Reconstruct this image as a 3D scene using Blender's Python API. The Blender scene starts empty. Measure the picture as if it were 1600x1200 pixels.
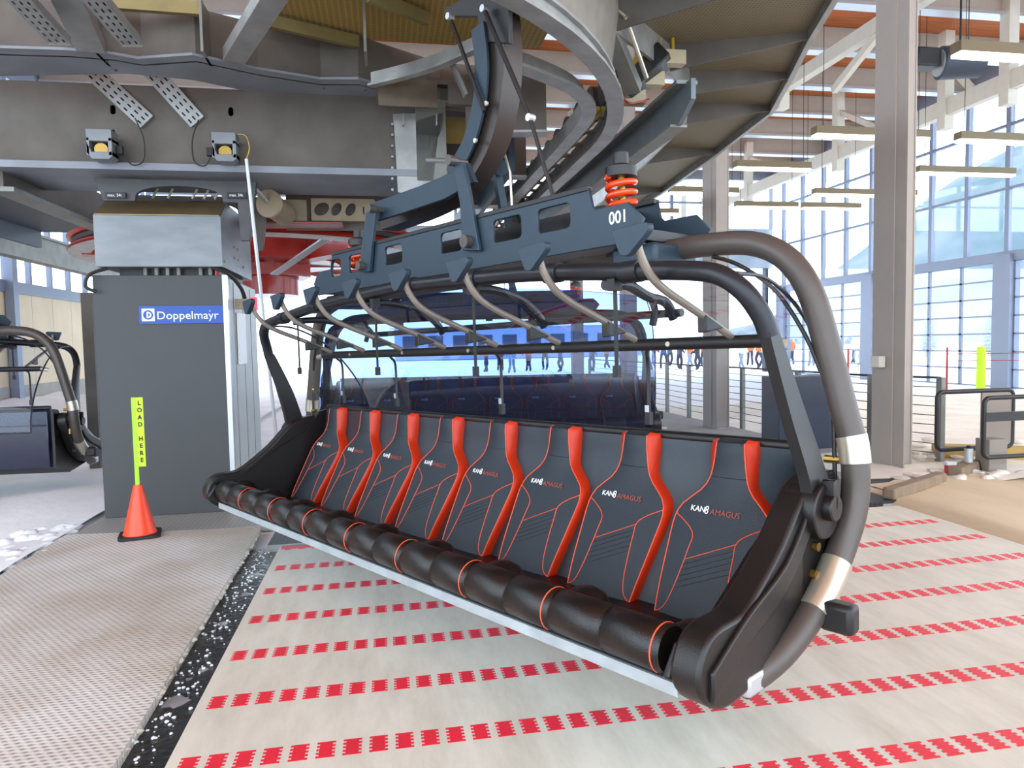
import bpy, bmesh, math, random
from mathutils import Vector, Matrix
random.seed(7)
SC = bpy.context.scene
COL = SC.collection

# ------------------------------------------------------------------ camera
F_PX = 1100.0
CAM_H = 1.62
_y = Vector((602-800, -(539-600), -F_PX)).normalized()
_x = Vector((6900-800, -(419-600), -F_PX)); _x = (_x - _y*_x.dot(_y)).normalized()
_z = _x.cross(_y)
ROT = Matrix((_x, _y, _z))                       # camera space -> world space
CAM = Vector((0, 0, CAM_H))
cd = bpy.data.cameras.new('camera'); cam = bpy.data.objects.new('camera', cd); COL.objects.link(cam)
cd.sensor_fit = 'HORIZONTAL'; cd.sensor_width = 36; cd.lens = 36*F_PX/1600; cd.clip_start = .05; cd.clip_end = 2000
cam.matrix_world = Matrix.Translation(CAM) @ ROT.to_4x4()
SC.camera = cam

# ------------------------------------------------------------------ world, exposure
SC.view_settings.view_transform = 'Standard'; SC.view_settings.look = 'None'
SC.view_settings.gamma = 1; SC.view_settings.use_curve_mapping = False
SC.view_settings.exposure = 0.0
wd = bpy.data.worlds.new('overcast'); SC.world = wd; wd.use_nodes = True
nt = wd.node_tree; nt.nodes.clear()
bg = nt.nodes.new('ShaderNodeBackground'); wo = nt.nodes.new('ShaderNodeOutputWorld')
bg.inputs[0].default_value = (.75, .88, 1.0, 1); bg.inputs[1].default_value = 4.7
nt.links.new(bg.outputs[0], wo.inputs[0])

def rect_light(name, loc, sx, sy, power, col, rot=(0,0,0)):
    l = bpy.data.lights.new(name, 'AREA'); l.shape = 'RECTANGLE'; l.size = sx; l.size_y = sy
    l.energy = power; l.color = col
    o = bpy.data.objects.new(name, l); COL.objects.link(o); o.location = loc; o.rotation_euler = rot
    return o
WARM = (1.0, .80, .55)
# linear pendant lights over the hall: (x0, x1, y, z)
PENDANTS = [(8.03,10.6,8.9,5.6),(8.38,10.9,12.77,5.6),(8.1,9.99,15.4,5.6),(12.87,15.6,15.4,5.6),
            (7.64,9.62,18.15,5.6),(11.81,15.0,18.0,5.6),(10.48,12.5,19.9,5.6),(12.7,14.63,19.9,5.6),(11.6,13.6,12.77,5.6),
            (7.3,9.2,21.2,5.6),(7.6,10.2,5.3,5.6),(7.6,10.2,2.4,5.6)]  # last two are unseen, added to warm the right side of the belt
for i, (a, b, y, z) in enumerate(PENDANTS):
    rect_light('pendant_glow', ((a+b)/2, y, z-.03), b-a-.1, .08, 45 if y > 6 else 420, WARM if y > 6 else (1.0, .74, .45))

# ------------------------------------------------------------------ helpers
def srgb(h):
    h = h.lstrip('#'); c = [int(h[i:i+2], 16)/255 for i in (0, 2, 4)]
    return tuple((v/12.92 if v <= .04045 else ((v+.055)/1.055)**2.4) for v in c) + (1,)

def P(px, py, z=None, x=None, y=None, dep=None):
    r = ROT.transposed() @ Vector((px-800, -(py-600), -F_PX))/F_PX if False else (ROT @ (Vector((px-800, -(py-600), -F_PX))/F_PX))
    if dep is not None: t = dep
    elif z is not None: t = (z-CAM.z)/r.z
    elif x is not None: t = (x-CAM.x)/r.x
    else: t = (y-CAM.y)/r.y
    return CAM + r*t

MATS = {}
def mat(name, col, rough=.6, metal=0.0, noise=0.0, scale=6.0, bump=0.0, bscale=40.0, spec=.5, col2=None, coat=0.0, stretch=(1,1,1)):
    if name in MATS: return MATS[name]
    m = bpy.data.materials.new(name); m.use_nodes = True; t = m.node_tree; b = t.nodes['Principled BSDF']
    c = srgb(col) if isinstance(col, str) else col
    b.inputs['Base Color'].default_value = c; b.inputs['Roughness'].default_value = rough
    b.inputs['Metallic'].default_value = metal; b.inputs['Specular IOR Level'].default_value = spec
    b.inputs['Coat Weight'].default_value = coat
    tc = t.nodes.new('ShaderNodeTexCoord'); mp = t.nodes.new('ShaderNodeMapping'); mp.inputs['Scale'].default_value = stretch
    t.links.new(tc.outputs['Object'], mp.inputs[0])
    if noise or col2:
        n = t.nodes.new('ShaderNodeTexNoise'); n.inputs['Scale'].default_value = scale; n.inputs['Detail'].default_value = 6
        t.links.new(mp.outputs[0], n.inputs['Vector'])
        r = t.nodes.new('ShaderNodeValToRGB'); r.color_ramp.elements[0].position = .35; r.color_ramp.elements[1].position = .68
        c2 = (srgb(col2) if isinstance(col2, str) else col2) if col2 else tuple(min(1, v*(1+noise)) for v in c[:3])+(1,)
        r.color_ramp.elements[0].color = c if col2 else tuple(v*(1-noise) for v in c[:3])+(1,)
        r.color_ramp.elements[1].color = c2
        t.links.new(n.outputs[0], r.inputs[0]); t.links.new(r.outputs[0], b.inputs['Base Color'])
    if bump:
        n = t.nodes.new('ShaderNodeTexNoise'); n.inputs['Scale'].default_value = bscale; n.inputs['Detail'].default_value = 4
        t.links.new(mp.outputs[0], n.inputs['Vector'])
        bp = t.nodes.new('ShaderNodeBump'); bp.inputs['Strength'].default_value = bump; bp.inputs['Distance'].default_value = .02
        t.links.new(n.outputs[0], bp.inputs['Height']); t.links.new(bp.outputs[0], b.inputs['Normal'])
    MATS[name] = m; return m

def glass(name, tint, gloss=.08, rough=.03, spotty=False):
    if name in MATS: return MATS[name]
    m = bpy.data.materials.new(name); m.use_nodes = True; t = m.node_tree; t.nodes.clear()
    o = t.nodes.new('ShaderNodeOutputMaterial'); tr = t.nodes.new('ShaderNodeBsdfTransparent'); gl = t.nodes.new('ShaderNodeBsdfGlossy')
    mx = t.nodes.new('ShaderNodeMixShader'); tr.inputs[0].default_value = tint; gl.inputs['Roughness'].default_value = rough
    lw = t.nodes.new('ShaderNodeLayerWeight'); lw.inputs[0].default_value = .35
    mm = t.nodes.new('ShaderNodeMath'); mm.operation = 'MULTIPLY_ADD'; mm.inputs[1].default_value = .22; mm.inputs[2].default_value = gloss
    t.links.new(lw.outputs['Fresnel'], mm.inputs[0]); t.links.new(mm.outputs[0], mx.inputs[0])
    t.links.new(tr.outputs[0], mx.inputs[1]); t.links.new(gl.outputs[0], mx.inputs[2]); t.links.new(mx.outputs[0], o.inputs[0])
    MATS[name] = m; return m

def emit(name, col, s):
    if name in MATS: return MATS[name]
    m = bpy.data.materials.new(name); m.use_nodes = True; b = m.node_tree.nodes['Principled BSDF']
    b.inputs['Base Color'].default_value = col; b.inputs['Emission Color'].default_value = col; b.inputs['Emission Strength'].default_value = s
    MATS[name] = m; return m

def tag(o, label=None, cat=None, group=None, kind=None):
    if label: o['label'] = label
    if cat: o['category'] = cat
    if group: o['group'] = group
    if kind: o['kind'] = kind
    return o

def empty(name, loc=(0,0,0), M=None, **k):
    o = bpy.data.objects.new(name, None); COL.objects.link(o); o.empty_display_size = .1
    if M is not None: o.matrix_world = M
    else: o.location = loc
    return tag(o, **k)

def cr(pts, n=6, closed=False):
    pts = [Vector(p) for p in pts]; out = []; N = len(pts)
    for i in range(N if closed else N-1):
        if closed: p0, p1, p2, p3 = pts[i-1], pts[i], pts[(i+1) % N], pts[(i+2) % N]
        else: p0, p1, p2, p3 = pts[max(i-1, 0)], pts[i], pts[i+1], pts[min(i+2, N-1)]
        for k in range(n):
            t = k/n
            out.append(.5*((2*p1)+(p2-p0)*t+(2*p0-5*p1+4*p2-p3)*t*t+(3*p1-p0-3*p2+p3)*t**3))
    if not closed: out.append(pts[-1])
    return out

class MB:
    def __init__(s): s.v = []; s.f = []; s.m = []
    def add(s, vs, fs, mi=0):
        n = len(s.v); s.v += [Vector(v) for v in vs]; s.f += [tuple(i+n for i in f) for f in fs]; s.m += [mi]*len(fs); return s
    def box(s, c, d, mi=0, R=None):
        c = Vector(c); vs = []
        for i in (-.5, .5):
            for j in (-.5, .5):
                for k in (-.5, .5):
                    w = Vector((i*d[0], j*d[1], k*d[2])); vs.append(c + (R @ w if R is not None else w))
        return s.add(vs, [(0,1,3,2),(4,6,7,5),(0,4,5,1),(2,3,7,6),(0,2,6,4),(1,5,7,3)], mi)
    def bb(s, a, b, mi=0):
        a = Vector(a); b = Vector(b); return s.box((a+b)/2, [abs(b[i]-a[i]) for i in range(3)], mi)
    def bar(s, p, q, w, h, mi=0, up=(0,0,1)):
        p = Vector(p); q = Vector(q); d = (q-p); L = d.length; d.normalize(); u = Vector(up)
        if abs(d.dot(u)) > .98: u = Vector((0,1,0))
        sd = d.cross(u).normalized(); u = sd.cross(d)
        return s.box((p+q)/2, (w, L, h), mi, Matrix((sd, d, u)).transposed())
    def prism(s, poly, vec, mi=0):
        n = len(poly); a = [Vector(p) for p in poly]; vec = Vector(vec); vs = a + [p+vec for p in a]
        fs = [tuple(range(n))[::-1], tuple(range(n, 2*n))] + [(i, (i+1) % n, (i+1) % n+n, i+n) for i in range(n)]
        return s.add(vs, fs, mi)
    def tube(s, pts, r, seg=10, mi=0, caps=True, flat=1.0):
        pts = [Vector(p) for p in pts]; N = len(pts); vs = []; rr = r if isinstance(r, (list, tuple)) else [r]*N
        t0 = (pts[1]-pts[0]).normalized(); u = t0.orthogonal().normalized() if abs(t0.z) > .9 else Vector((0,0,1))
        u = (u - t0*u.dot(t0)).normalized()
        for i, p in enumerate(pts):
            t = (pts[min(i+1, N-1)]-pts[max(i-1, 0)]).normalized()
            u = (u - t*u.dot(t)).normalized(); b = t.cross(u)
            for k in range(seg):
                a = 2*math.pi*k/seg; vs.append(p + u*math.cos(a)*rr[i]*flat + b*math.sin(a)*rr[i])
        fs = [(i*seg+k, i*seg+(k+1) % seg, (i+1)*seg+(k+1) % seg, (i+1)*seg+k) for i in range(N-1) for k in range(seg)]
        if caps: fs += [tuple(range(seg))[::-1], tuple(range((N-1)*seg, N*seg))]
        return s.add(vs, fs, mi)
    def cyl(s, p, q, r, seg=16, mi=0, r2=None):
        return s.tube([p, q], [r, r if r2 is None else r2], seg, mi)
    def sweep(s, path, prof, fixed=None, mi=0, closed=False):
        # prof: list of (side, up) offsets ; path in 3D, up = +Z unless 'fixed' normal is given
        path = [Vector(p) for p in path]; N = len(path); n = len(prof); vs = []
        for i, p in enumerate(path):
            if closed: t = path[(i+1) % N]-path[i-1]
            else: t = path[min(i+1, N-1)]-path[max(i-1, 0)]
            t.normalize(); up = Vector(fixed) if fixed else Vector((0,0,1))
            if fixed: sd = up; u2 = t.cross(sd).normalized()
            else: sd = t.cross(up).normalized(); u2 = up
            for a, b in prof: vs.append(p + sd*a + u2*b)
        fs = [(i*n+k, i*n+(k+1) % n, ((i+1) % N)*n+(k+1) % n, ((i+1) % N)*n+k) for i in range(N if closed else N-1) for k in range(n)]
        if not closed: fs += [tuple(range(n))[::-1], tuple(range((N-1)*n, N*n))]
        return s.add(vs, fs, mi)
    def grid(s, rows, mi=0):
        n = len(rows[0]); vs = [p for r in rows for p in r]
        return s.add(vs, [(i*n+k, i*n+k+1, (i+1)*n+k+1, (i+1)*n+k) for i in range(len(rows)-1) for k in range(n-1)], mi)
    def pieces(s, name, mats, parent=None, **k):
        """one object per connected piece"""
        par = list(range(len(s.v)))
        def find(a):
            while par[a] != a: par[a] = par[par[a]]; a = par[a]
            return a
        for f in s.f:
            for i in f[1:]: par[find(f[0])] = find(i)
        gr = {}
        for f, m in zip(s.f, s.m): gr.setdefault(find(f[0]), []).append((f, m))
        out = []
        for g in gr.values():
            ids = sorted({i for f, m in g for i in f}); mp = {a: b for b, a in enumerate(ids)}
            o = MB(); o.v = [s.v[i] for i in ids]; o.f = [tuple(mp[i] for i in f) for f, m in g]; o.m = [m for f, m in g]
            out.append(o.build(name, mats, parent, **k))
        return out
    def build(s, name, mats, parent=None, smooth=True, bevel=0.0, solid=0.0, ang=35, **k):
        me = bpy.data.meshes.new(name); me.from_pydata([tuple(v) for v in s.v], [], s.f)
        if not isinstance(mats, (list, tuple)): mats = [mats]
        for m in mats: me.materials.append(m)
        for p, mi in zip(me.polygons, s.m): p.material_index = mi
        bm = bmesh.new(); bm.from_mesh(me); bmesh.ops.recalc_face_normals(bm, faces=bm.faces)
        bm.to_mesh(me); bm.free()
        if smooth:
            me.polygons.foreach_set('use_smooth', [True]*len(me.polygons)); me.set_sharp_from_angle(angle=math.radians(ang))
        o = bpy.data.objects.new(name, me); COL.objects.link(o)
        if parent is not None: o.parent = parent
        if solid:
            md = o.modifiers.new('solid', 'SOLIDIFY'); md.thickness = solid; md.offset = 0
        if bevel:
            md = o.modifiers.new('bevel', 'BEVEL'); md.width = bevel; md.segments = 2; md.limit_method = 'ANGLE'; md.angle_limit = math.radians(40)
        return tag(o, **k)

def dg_mesh(ob, name):
    COL.objects.link(ob); bpy.context.view_layer.update()
    me = bpy.data.meshes.new_from_object(ob.evaluated_get(bpy.context.evaluated_depsgraph_get()))
    COL.objects.unlink(ob); bpy.data.objects.remove(ob); me.name = name
    return me

def text_obj(name, body, size, M, m, parent=None, ext=.0015, align='LEFT', bold=0.0, sx=1.0, **k):
    c = bpy.data.curves.new(name, 'FONT'); c.body = body; c.size = size; c.extrude = ext; c.offset = bold; c.align_x = align; c.resolution_u = 3
    me = dg_mesh(bpy.data.objects.new(name, c), name); me.materials.clear(); me.materials.append(m)
    me.transform(Matrix.Diagonal((sx, 1, 1, 1))); me.transform(M)
    o = bpy.data.objects.new(name, me); COL.objects.link(o)
    if parent is not None: o.parent = parent
    return tag(o, **k)

def rrect(cx, cy, w, h, r, n=4):
    out = []
    for (sx, sy, a0) in ((1,1,0),(-1,1,90),(-1,-1,180),(1,-1,270)):
        for k in range(n+1):
            a = math.radians(a0+90*k/n); out.append((cx+sx*(w/2-r)+r*math.cos(a), cy+sy*(h/2-r)+r*math.sin(a)))
    return out

def plate(name, outlines, thick, M, m, parent=None, bev=.002, **k):
    """flat plate with holes: 2-D outlines (first outer, the rest holes) in XY, thickness along Z, moved by matrix M"""
    c = bpy.data.curves.new(name, 'CURVE'); c.dimensions = '2D'; c.fill_mode = 'BOTH'; c.extrude = thick/2; c.bevel_depth = bev; c.bevel_resolution = 1
    for ol in outlines:
        s = c.splines.new('POLY'); s.points.add(len(ol)-1); s.use_cyclic_u = True
        for p, q in zip(s.points, ol): p.co = (q[0], q[1], 0, 1)
    me = dg_mesh(bpy.data.objects.new(name, c), name); me.materials.clear(); me.materials.append(m); me.transform(M)
    o = bpy.data.objects.new(name, me); COL.objects.link(o)
    if parent is not None: o.parent = parent
    return tag(o, **k)

def axes(o, x, y, z=None):
    x = Vector(x).normalized(); y = Vector(y).normalized(); z = Vector(z).normalized() if z is not None else x.cross(y)
    R = Matrix((x, y, z)).transposed().to_4x4(); R.translation = Vector(o); return R

def copy_tree(o, parent=None):
    c = o.copy(); COL.objects.link(c); c.parent = parent
    for ch in list(o.children):
        copy_tree(ch, c)
    return c

# ------------------------------------------------------------------ materials
M_snow = mat('snow', '#f5f8fd', .85, noise=.05, scale=1.5, bump=.5, bscale=6)
M_snowd = mat('dirty_snow', '#e6e0d6', .8, noise=.07, scale=3, bump=.6, bscale=12)
M_conc = mat('pale_concrete', '#a8a6a2', .85, noise=.08, scale=3, bump=.1)
M_steel = mat('galvanised_steel', '#85857f', .5, .45, noise=.14, scale=3.5, bump=.05, bscale=60)
M_steel_d = mat('weathered_steel', '#625b54', .6, .3, noise=.2, scale=2.2, bump=.05)
M_flange = mat('bounce_lit_flange', '#82868d', .5, .25, noise=.12, scale=2.5)  # lighter bluish colour stands in for light bounced up from snow and belt
M_steel_l = mat('bright_galvanised', '#a2a29f', .42, .5, noise=.15, scale=5)
M_gold = mat('zinc_grating', '#a08a52', .55, .4, noise=.15, scale=4)
M_cab = mat('cabinet_grey', '#424446', .55, noise=.02, scale=5, bump=.02, bscale=200)
M_box = mat('brushed_sheet', '#7f8387', .45, .35, noise=.12, scale=2.5, stretch=(1,1,3))
M_alu = mat('aluminium_trim', '#c6cbd0', .35, .6)
M_black = mat('black_coating', '#1d1c1c', .45, 0, noise=.05, scale=8)
M_plast = mat('black_plastic', '#171413', .36, 0, bump=.12, bscale=250)
M_blueg = mat('anthracite_paint', '#293a47', .48, .15, noise=.04, scale=10, bump=.06, bscale=220)
M_vinyl = mat('charcoal_vinyl', '#1b252e', .5, 0, bump=.18, bscale=260)
M_vinyl2 = mat('roll_vinyl', '#15110f', .3, 0, bump=.15, bscale=200)
M_orange = mat('orange_vinyl', '#cc2f02', .5, 0, noise=.03, scale=20)
M_pipe = mat('orange_piping', '#ee5a38', .5)
M_stitch = mat('dark_stitch', '#15181c', .7)
M_white = mat('white_print', '#f2f2f2', .5)
M_redp = mat('red_print', '#b0533f', .6)
M_tube = mat('grey_tube_paint', '#544c47', .42, .25, noise=.05, scale=8, bump=.05, bscale=200)
M_dtube = mat('dark_tube_paint', '#25262b', .36, .3)
M_bent = mat('bare_tube', '#8f857a', .4, .4)
M_chrome = mat('polished_clamp', '#c6c0ad', .32, .7)
M_brass = mat('brass_joint', '#a98a4a', .3, .9)
M_spring = mat('orange_spring', '#f4430b', .3, 0, coat=.4)
M_red = mat('red_wheel_paint', '#a81a04', .35, 0, noise=.1, scale=4, coat=.3)
M_rim = mat('wheel_rim_liner', '#2f2b2b', .7)
M_beltred = mat('belt_red', '#e5283c', .5, noise=.08, scale=3)
M_gut = mat('wet_gutter', '#2b2a2b', .25, 0, noise=.4, scale=6, bump=.4, bscale=25)
M_dgrate = mat('dark_grate', '#25272a', .5, .2)
M_wood = mat('orange_decking', '#b3602a', .6, noise=.2, scale=2.5, stretch=(.3, 4, 1))
M_purl = mat('painted_purlin', '#b3a99c', .7, noise=.03)
M_truss = mat('painted_truss', '#d2cbbd', .6, noise=.03)
M_colm = mat('painted_column', '#a2988f', .6, noise=.02)
M_mull = mat('window_mullion', '#8790a4', .5, .2)
M_mulld = mat('dark_mullion', '#39404d', .5, .2)
M_pane = glass('window_pane', (.97, .985, 1, 1), .02)
M_panel = mat('birch_panel', '#e2cfae', .6, noise=.05, scale=1.2)
M_lampb = mat('lamp_housing', '#75684f', .5, .3)
M_lampe = emit('lamp_diffuser', (1.0, .88, .68, 1), 14)
M_hiviz = mat('fluorescent_yellow', '#c6ee1e', .5)
M_cone = mat('cone_orange', '#f9481f', .4, coat=.2)
M_blue = mat('sign_blue', '#1f4fa8', .45)
M_yel = mat('yellow_belt', '#b9a12a', .5)
M_beige = mat('beige_machine', '#8d7c64', .5, .2, noise=.1)
M_rubber = mat('grey_board', '#8c827a', .6)
M_timber = mat('weathered_timber', '#8c7862', .8, noise=.15, scale=3, stretch=(1, 6, 1), bump=.3)
M_ytimb = mat('yellow_timber', '#bda05c', .8, noise=.1, scale=3)
M_tint = glass('blue_bubble', (.30, .42, .80, 1), .05, .02)
M_clear = glass('clear_bubble', (.86, .92, 1.0, 1), .03, .02)

def belt_mat():
    m = bpy.data.materials.new('white_belt'); m.use_nodes = True; t = m.node_tree; b = t.nodes['Principled BSDF']
    b.inputs['Roughness'].default_value = .55
    tc = t.nodes.new('ShaderNodeTexCoord'); sp = t.nodes.new('ShaderNodeSeparateXYZ'); t.links.new(tc.outputs['Object'], sp.inputs[0])
    n = t.nodes.new('ShaderNodeTexNoise'); n.inputs['Scale'].default_value = 1.6; n.inputs['Detail'].default_value = 8; n.inputs['Roughness'].default_value = .7
    mp = t.nodes.new('ShaderNodeMapping'); mp.inputs['Scale'].default_value = (3.0, .8, 1); t.links.new(tc.outputs['Object'], mp.inputs[0]); t.links.new(mp.outputs[0], n.inputs[0])
    r = t.nodes.new('ShaderNodeValToRGB'); e = r.color_ramp.elements
    e[0].position = .32; e[0].color = srgb('#c9c4b4'); e[1].position = .6; e[1].color = srgb('#dfdbcd')
    t.links.new(n.outputs[0], r.inputs[0]); t.links.new(r.outputs[0], b.inputs['Base Color'])
    # module joints every 25 mm across and slits along the travel direction
    def saw(out, period):
        a = t.nodes.new('ShaderNodeMath'); a.operation = 'DIVIDE'; a.inputs[1].default_value = period; t.links.new(out, a.inputs[0])
        f = t.nodes.new('ShaderNodeMath'); f.operation = 'FRACT'; t.links.new(a.outputs[0], f.inputs[0])
        g = t.nodes.new('ShaderNodeMath'); g.operation = 'GREATER_THAN'; g.inputs[1].default_value = .12; t.links.new(f.outputs[0], g.inputs[0]); return g.outputs[0]
    s1 = saw(sp.outputs['X'], .0125); s2 = saw(sp.outputs['Y'], .025)
    mu = t.nodes.new('ShaderNodeMath'); mu.operation = 'MULTIPLY'; t.links.new(s1, mu.inputs[0]); t.links.new(s2, mu.inputs[1])
    bp = t.nodes.new('ShaderNodeBump'); bp.inputs['Strength'].default_value = .25; bp.inputs['Distance'].default_value = .004
    t.links.new(mu.outputs[0], bp.inputs['Height']); t.links.new(bp.outputs[0], b.inputs['Normal'])
    return m
def mat_mat():
    m = bpy.data.materials.new('honeycomb_rubber'); m.use_nodes = True; t = m.node_tree; b = t.nodes['Principled BSDF']
    b.inputs['Roughness'].default_value = .7
    tc = t.nodes.new('ShaderNodeTexCoord'); mp = t.nodes.new('ShaderNodeMapping'); mp.inputs['Scale'].default_value = (24, 38, 1)
    mp.inputs['Rotation'].default_value = (0, 0, .0); t.links.new(tc.outputs['Object'], mp.inputs[0])
    sp = t.nodes.new('ShaderNodeSeparateXYZ'); t.links.new(mp.outputs[0], sp.inputs[0])
    def M(op, a, b_=None, c=None):
        n = t.nodes.new('ShaderNodeMath'); n.operation = op
        for i, v in enumerate((a, b_, c)):
            if v is None: continue
            if isinstance(v, (int, float)): n.inputs[i].default_value = v
            else: t.links.new(v, n.inputs[i])
        return n.outputs[0]
    row = M('FLOOR', sp.outputs['Y']); off = M('MULTIPLY', M('MODULO', row, 2.0), .5)
    fx = M('SUBTRACT', M('FRACT', M('ADD', sp.outputs['X'], off)), .5); fy = M('SUBTRACT', M('FRACT', sp.outputs['Y']), .5)
    d = M('SQRT', M('ADD', M('MULTIPLY', fx, fx), M('MULTIPLY', fy, fy)))
    hole = M('SUBTRACT', 1.0, M('SMOOTH_MIN', M('MULTIPLY', d, 2.4), 1.0, .3))      # deep in the cell centre
    n = t.nodes.new('ShaderNodeTexNoise'); n.inputs['Scale'].default_value = 1.1; n.inputs['Detail'].default_value = 7; t.links.new(tc.outputs['Object'], n.inputs[0])
    r = t.nodes.new('ShaderNodeValToRGB'); e = r.color_ramp.elements
    e[0].position = .35; e[0].color = srgb('#bdb3a4'); e[1].position = .62; e[1].color = srgb('#dcdad6')
    t.links.new(n.outputs[0], r.inputs[0])
    mx = t.nodes.new('ShaderNodeMixRGB'); mx.inputs[2].default_value = srgb('#8f8478'); t.links.new(r.outputs[0], mx.inputs[1])
    t.links.new(M('MULTIPLY', hole, .75), mx.inputs[0]); t.links.new(mx.outputs[0], b.inputs['Base Color'])
    bp = t.nodes.new('ShaderNodeBump'); bp.inputs['Strength'].default_value = .6; bp.inputs['Distance'].default_value = .008; bp.invert = True
    t.links.new(hole, bp.inputs['Height']); t.links.new(bp.outputs[0], b.inputs['Normal'])
    return m
def grating_mat(name, col, px=.035, py=.012, wall=.3):
    """grating pattern: bars, and gaps whose shade is darkened into the colour"""
    m = bpy.data.materials.new(name); m.use_nodes = True; t = m.node_tree; b = t.nodes['Principled BSDF']; out = [n for n in t.nodes if n.type == 'OUTPUT_MATERIAL'][0]
    b.inputs['Base Color'].default_value = srgb(col); b.inputs['Roughness'].default_value = .55; b.inputs['Metallic'].default_value = .3
    tc = t.nodes.new('ShaderNodeTexCoord'); sp = t.nodes.new('ShaderNodeSeparateXYZ'); t.links.new(tc.outputs['Object'], sp.inputs[0])
    def saw(o, period):
        a = t.nodes.new('ShaderNodeMath'); a.operation = 'DIVIDE'; a.inputs[1].default_value = period; t.links.new(o, a.inputs[0])
        f = t.nodes.new('ShaderNodeMath'); f.operation = 'FRACT'; t.links.new(a.outputs[0], f.inputs[0])
        g = t.nodes.new('ShaderNodeMath'); g.operation = 'GREATER_THAN'; g.inputs[1].default_value = wall; t.links.new(f.outputs[0], g.inputs[0]); return g.outputs[0]
    mu = t.nodes.new('ShaderNodeMath'); mu.operation = 'MULTIPLY'; t.links.new(saw(sp.outputs['X'], px), mu.inputs[0]); t.links.new(saw(sp.outputs['Y'], py), mu.inputs[1])
    k = t.nodes.new('ShaderNodeMath'); k.operation = 'MULTIPLY'; k.inputs[1].default_value = .55; t.links.new(mu.outputs[0], k.inputs[0])
    mx = t.nodes.new('ShaderNodeMixRGB'); mx.inputs[1].default_value = srgb(col); c = srgb(col); mx.inputs[2].default_value = (c[0]*.35, c[1]*.35, c[2]*.35, 1)
    t.links.new(k.outputs[0], mx.inputs[0]); t.links.new(mx.outputs[0], b.inputs['Base Color'])
    bp = t.nodes.new('ShaderNodeBump'); bp.invert = True; bp.inputs['Strength'].default_value = .8; bp.inputs['Distance'].default_value = .01
    t.links.new(mu.outputs[0], bp.inputs['Height']); t.links.new(bp.outputs[0], b.inputs['Normal'])
    return m
M_belt = belt_mat(); M_mat = mat_mat()
M_walk = grating_mat('walkway_grating', '#8f856c', .033, .033, .35)
M_goldg = grating_mat('platform_grating', '#b79a55', .05, .03, .35)
#PART2
# ------------------------------------------------------------------ the hall: ground, walls, roof
S = dict(kind='structure')
b = MB(); b.bb((-60, -30, -.40), (160, 160, -.06)); b.build('floor', M_snow, smooth=False, **S)
BX0, BX1, BY1 = -.89, 4.76, 5.88
b = MB(); b.bb((-2.9, -5, -.06), (BX0, 6.0, -.045)); b.build('floor_gutter', M_gut, smooth=False, **S)
# far part of the hall floor: pale concrete slab and its curb under the fence
b = MB(); b.prism([(BX0, 6.0, -.06), (7.0, 6.0, -.06), (7.0, 7.5, -.06), (6.35, 8.4, -.06), (6.2, 15, -.06), (5.2, 31, -.06), (BX0, 31, -.06)], (0, 0, .05)); b.build('floor_slab', M_conc, smooth=False, **S)

# conveyor belt with its red comb-edged marks
b = MB(); b.bb((BX0, -1.5, -.05), (BX1, BY1, 0), 0)
rows = [2.835+.4945*k for k in range(-4, 6)]
zt = .0015
for ry in rows:
    x = BX0+.06
    while x < BX1-.08:
        w, h = .050, .112
        y0 = ry-h/2; n = 5; poly = []; th = h/(2*n-1)
        L = []; Rr = []
        for k in range(n):
            a = y0+2*k*th; L += [(x-.012, a), (x-.012, a+th)]; Rr += [(x+w+.012, a), (x+w+.012, a+th)]
            if k < n-1: L += [(x, a+th), (x, a+2*th)]; Rr += [(x+w, a+th), (x+w, a+2*th)]
        b.bb((x, y0, .0002), (x+w, y0+h, zt), 1)
        for k in range(n):
            a = y0+2*k*th
            b.bb((x-.012, a, .0002), (x, a+th, zt-.0002), 1); b.bb((x+w, a, .0002), (x+w+.012, a+th, zt-.0002), 1)
        x += .1045
b.bb((BX0+.02, 5.80, .0002), (BX1-.35, BY1, zt), 1)
x = BX0+.05
while x < BX1-.4:
    b.bb((x, 5.775, .0002), (x+.05, 5.80, zt), 1); x += .105
b.build('conveyor_belt', [M_belt, M_beltred], smooth=False, label='wide white loading conveyor belt marked with rows of red dashes', cat='conveyor belt')

def clumps(name, m, spots, rr, flat=.5, **k):
    mb = MB()
    for (x, y, z) in spots:
        r = random.uniform(*rr); n, q = 8, 5; ph = random.random()*6
        rows_ = []
        for i in range(q+1):
            a = math.pi*i/q; row = []
            for j in range(n):
                t = 2*math.pi*j/n; f = 1+.22*math.sin(3*t+ph)+.15*math.sin(2*a*2+ph*2)
                row.append((x+r*f*math.sin(a)*math.cos(t), y+r*f*math.sin(a)*math.sin(t), z+r*flat*math.cos(a)))
            row.append(row[0]); rows_.append(row)
        mb.grid(rows_)
    return mb.build(name, m, ang=80, **k)
sp = []
for i in range(300):
    t = random.random(); y = 1.6+4.3*t; x = random.choice([random.gauss(-1.02, .05), random.uniform(-1.10, -.93)])
    sp.append((x, y, -.04))
clumps('slush', M_snow, sp, (.002, .010), .7, label='crumbs of slush lying in the dark gutter along the belt', cat='snow', kind='stuff')
sp = [(random.uniform(-1.06, -.97), 2.2+random.random()*3.4, -.048) for i in range(9)]
clumps('slush_patch', mat('grey_slush', '#8f9094', .3), sp, (.03, .07), .12, label='flat patches of wet snow in the gutter between mat and belt', cat='snow', kind='stuff')

# honeycomb mat on the left
b = MB(); b.prism([(-4.5, .5, -.06), (-1.10, .5, -.06), (-1.09, 3.0, -.06), (-1.12, 4.5, -.06), (-1.15, 6.55, -.06), (-2.82, 6.72, -.06), (-2.80, 5.4, -.06), (-3.3, 4.2, -.06)], (0, 0, .065))
b.build('rubber_mat', M_mat, smooth=False, label='pale honeycomb rubber mat dusted with snow left of the belt', cat='mat')
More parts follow.
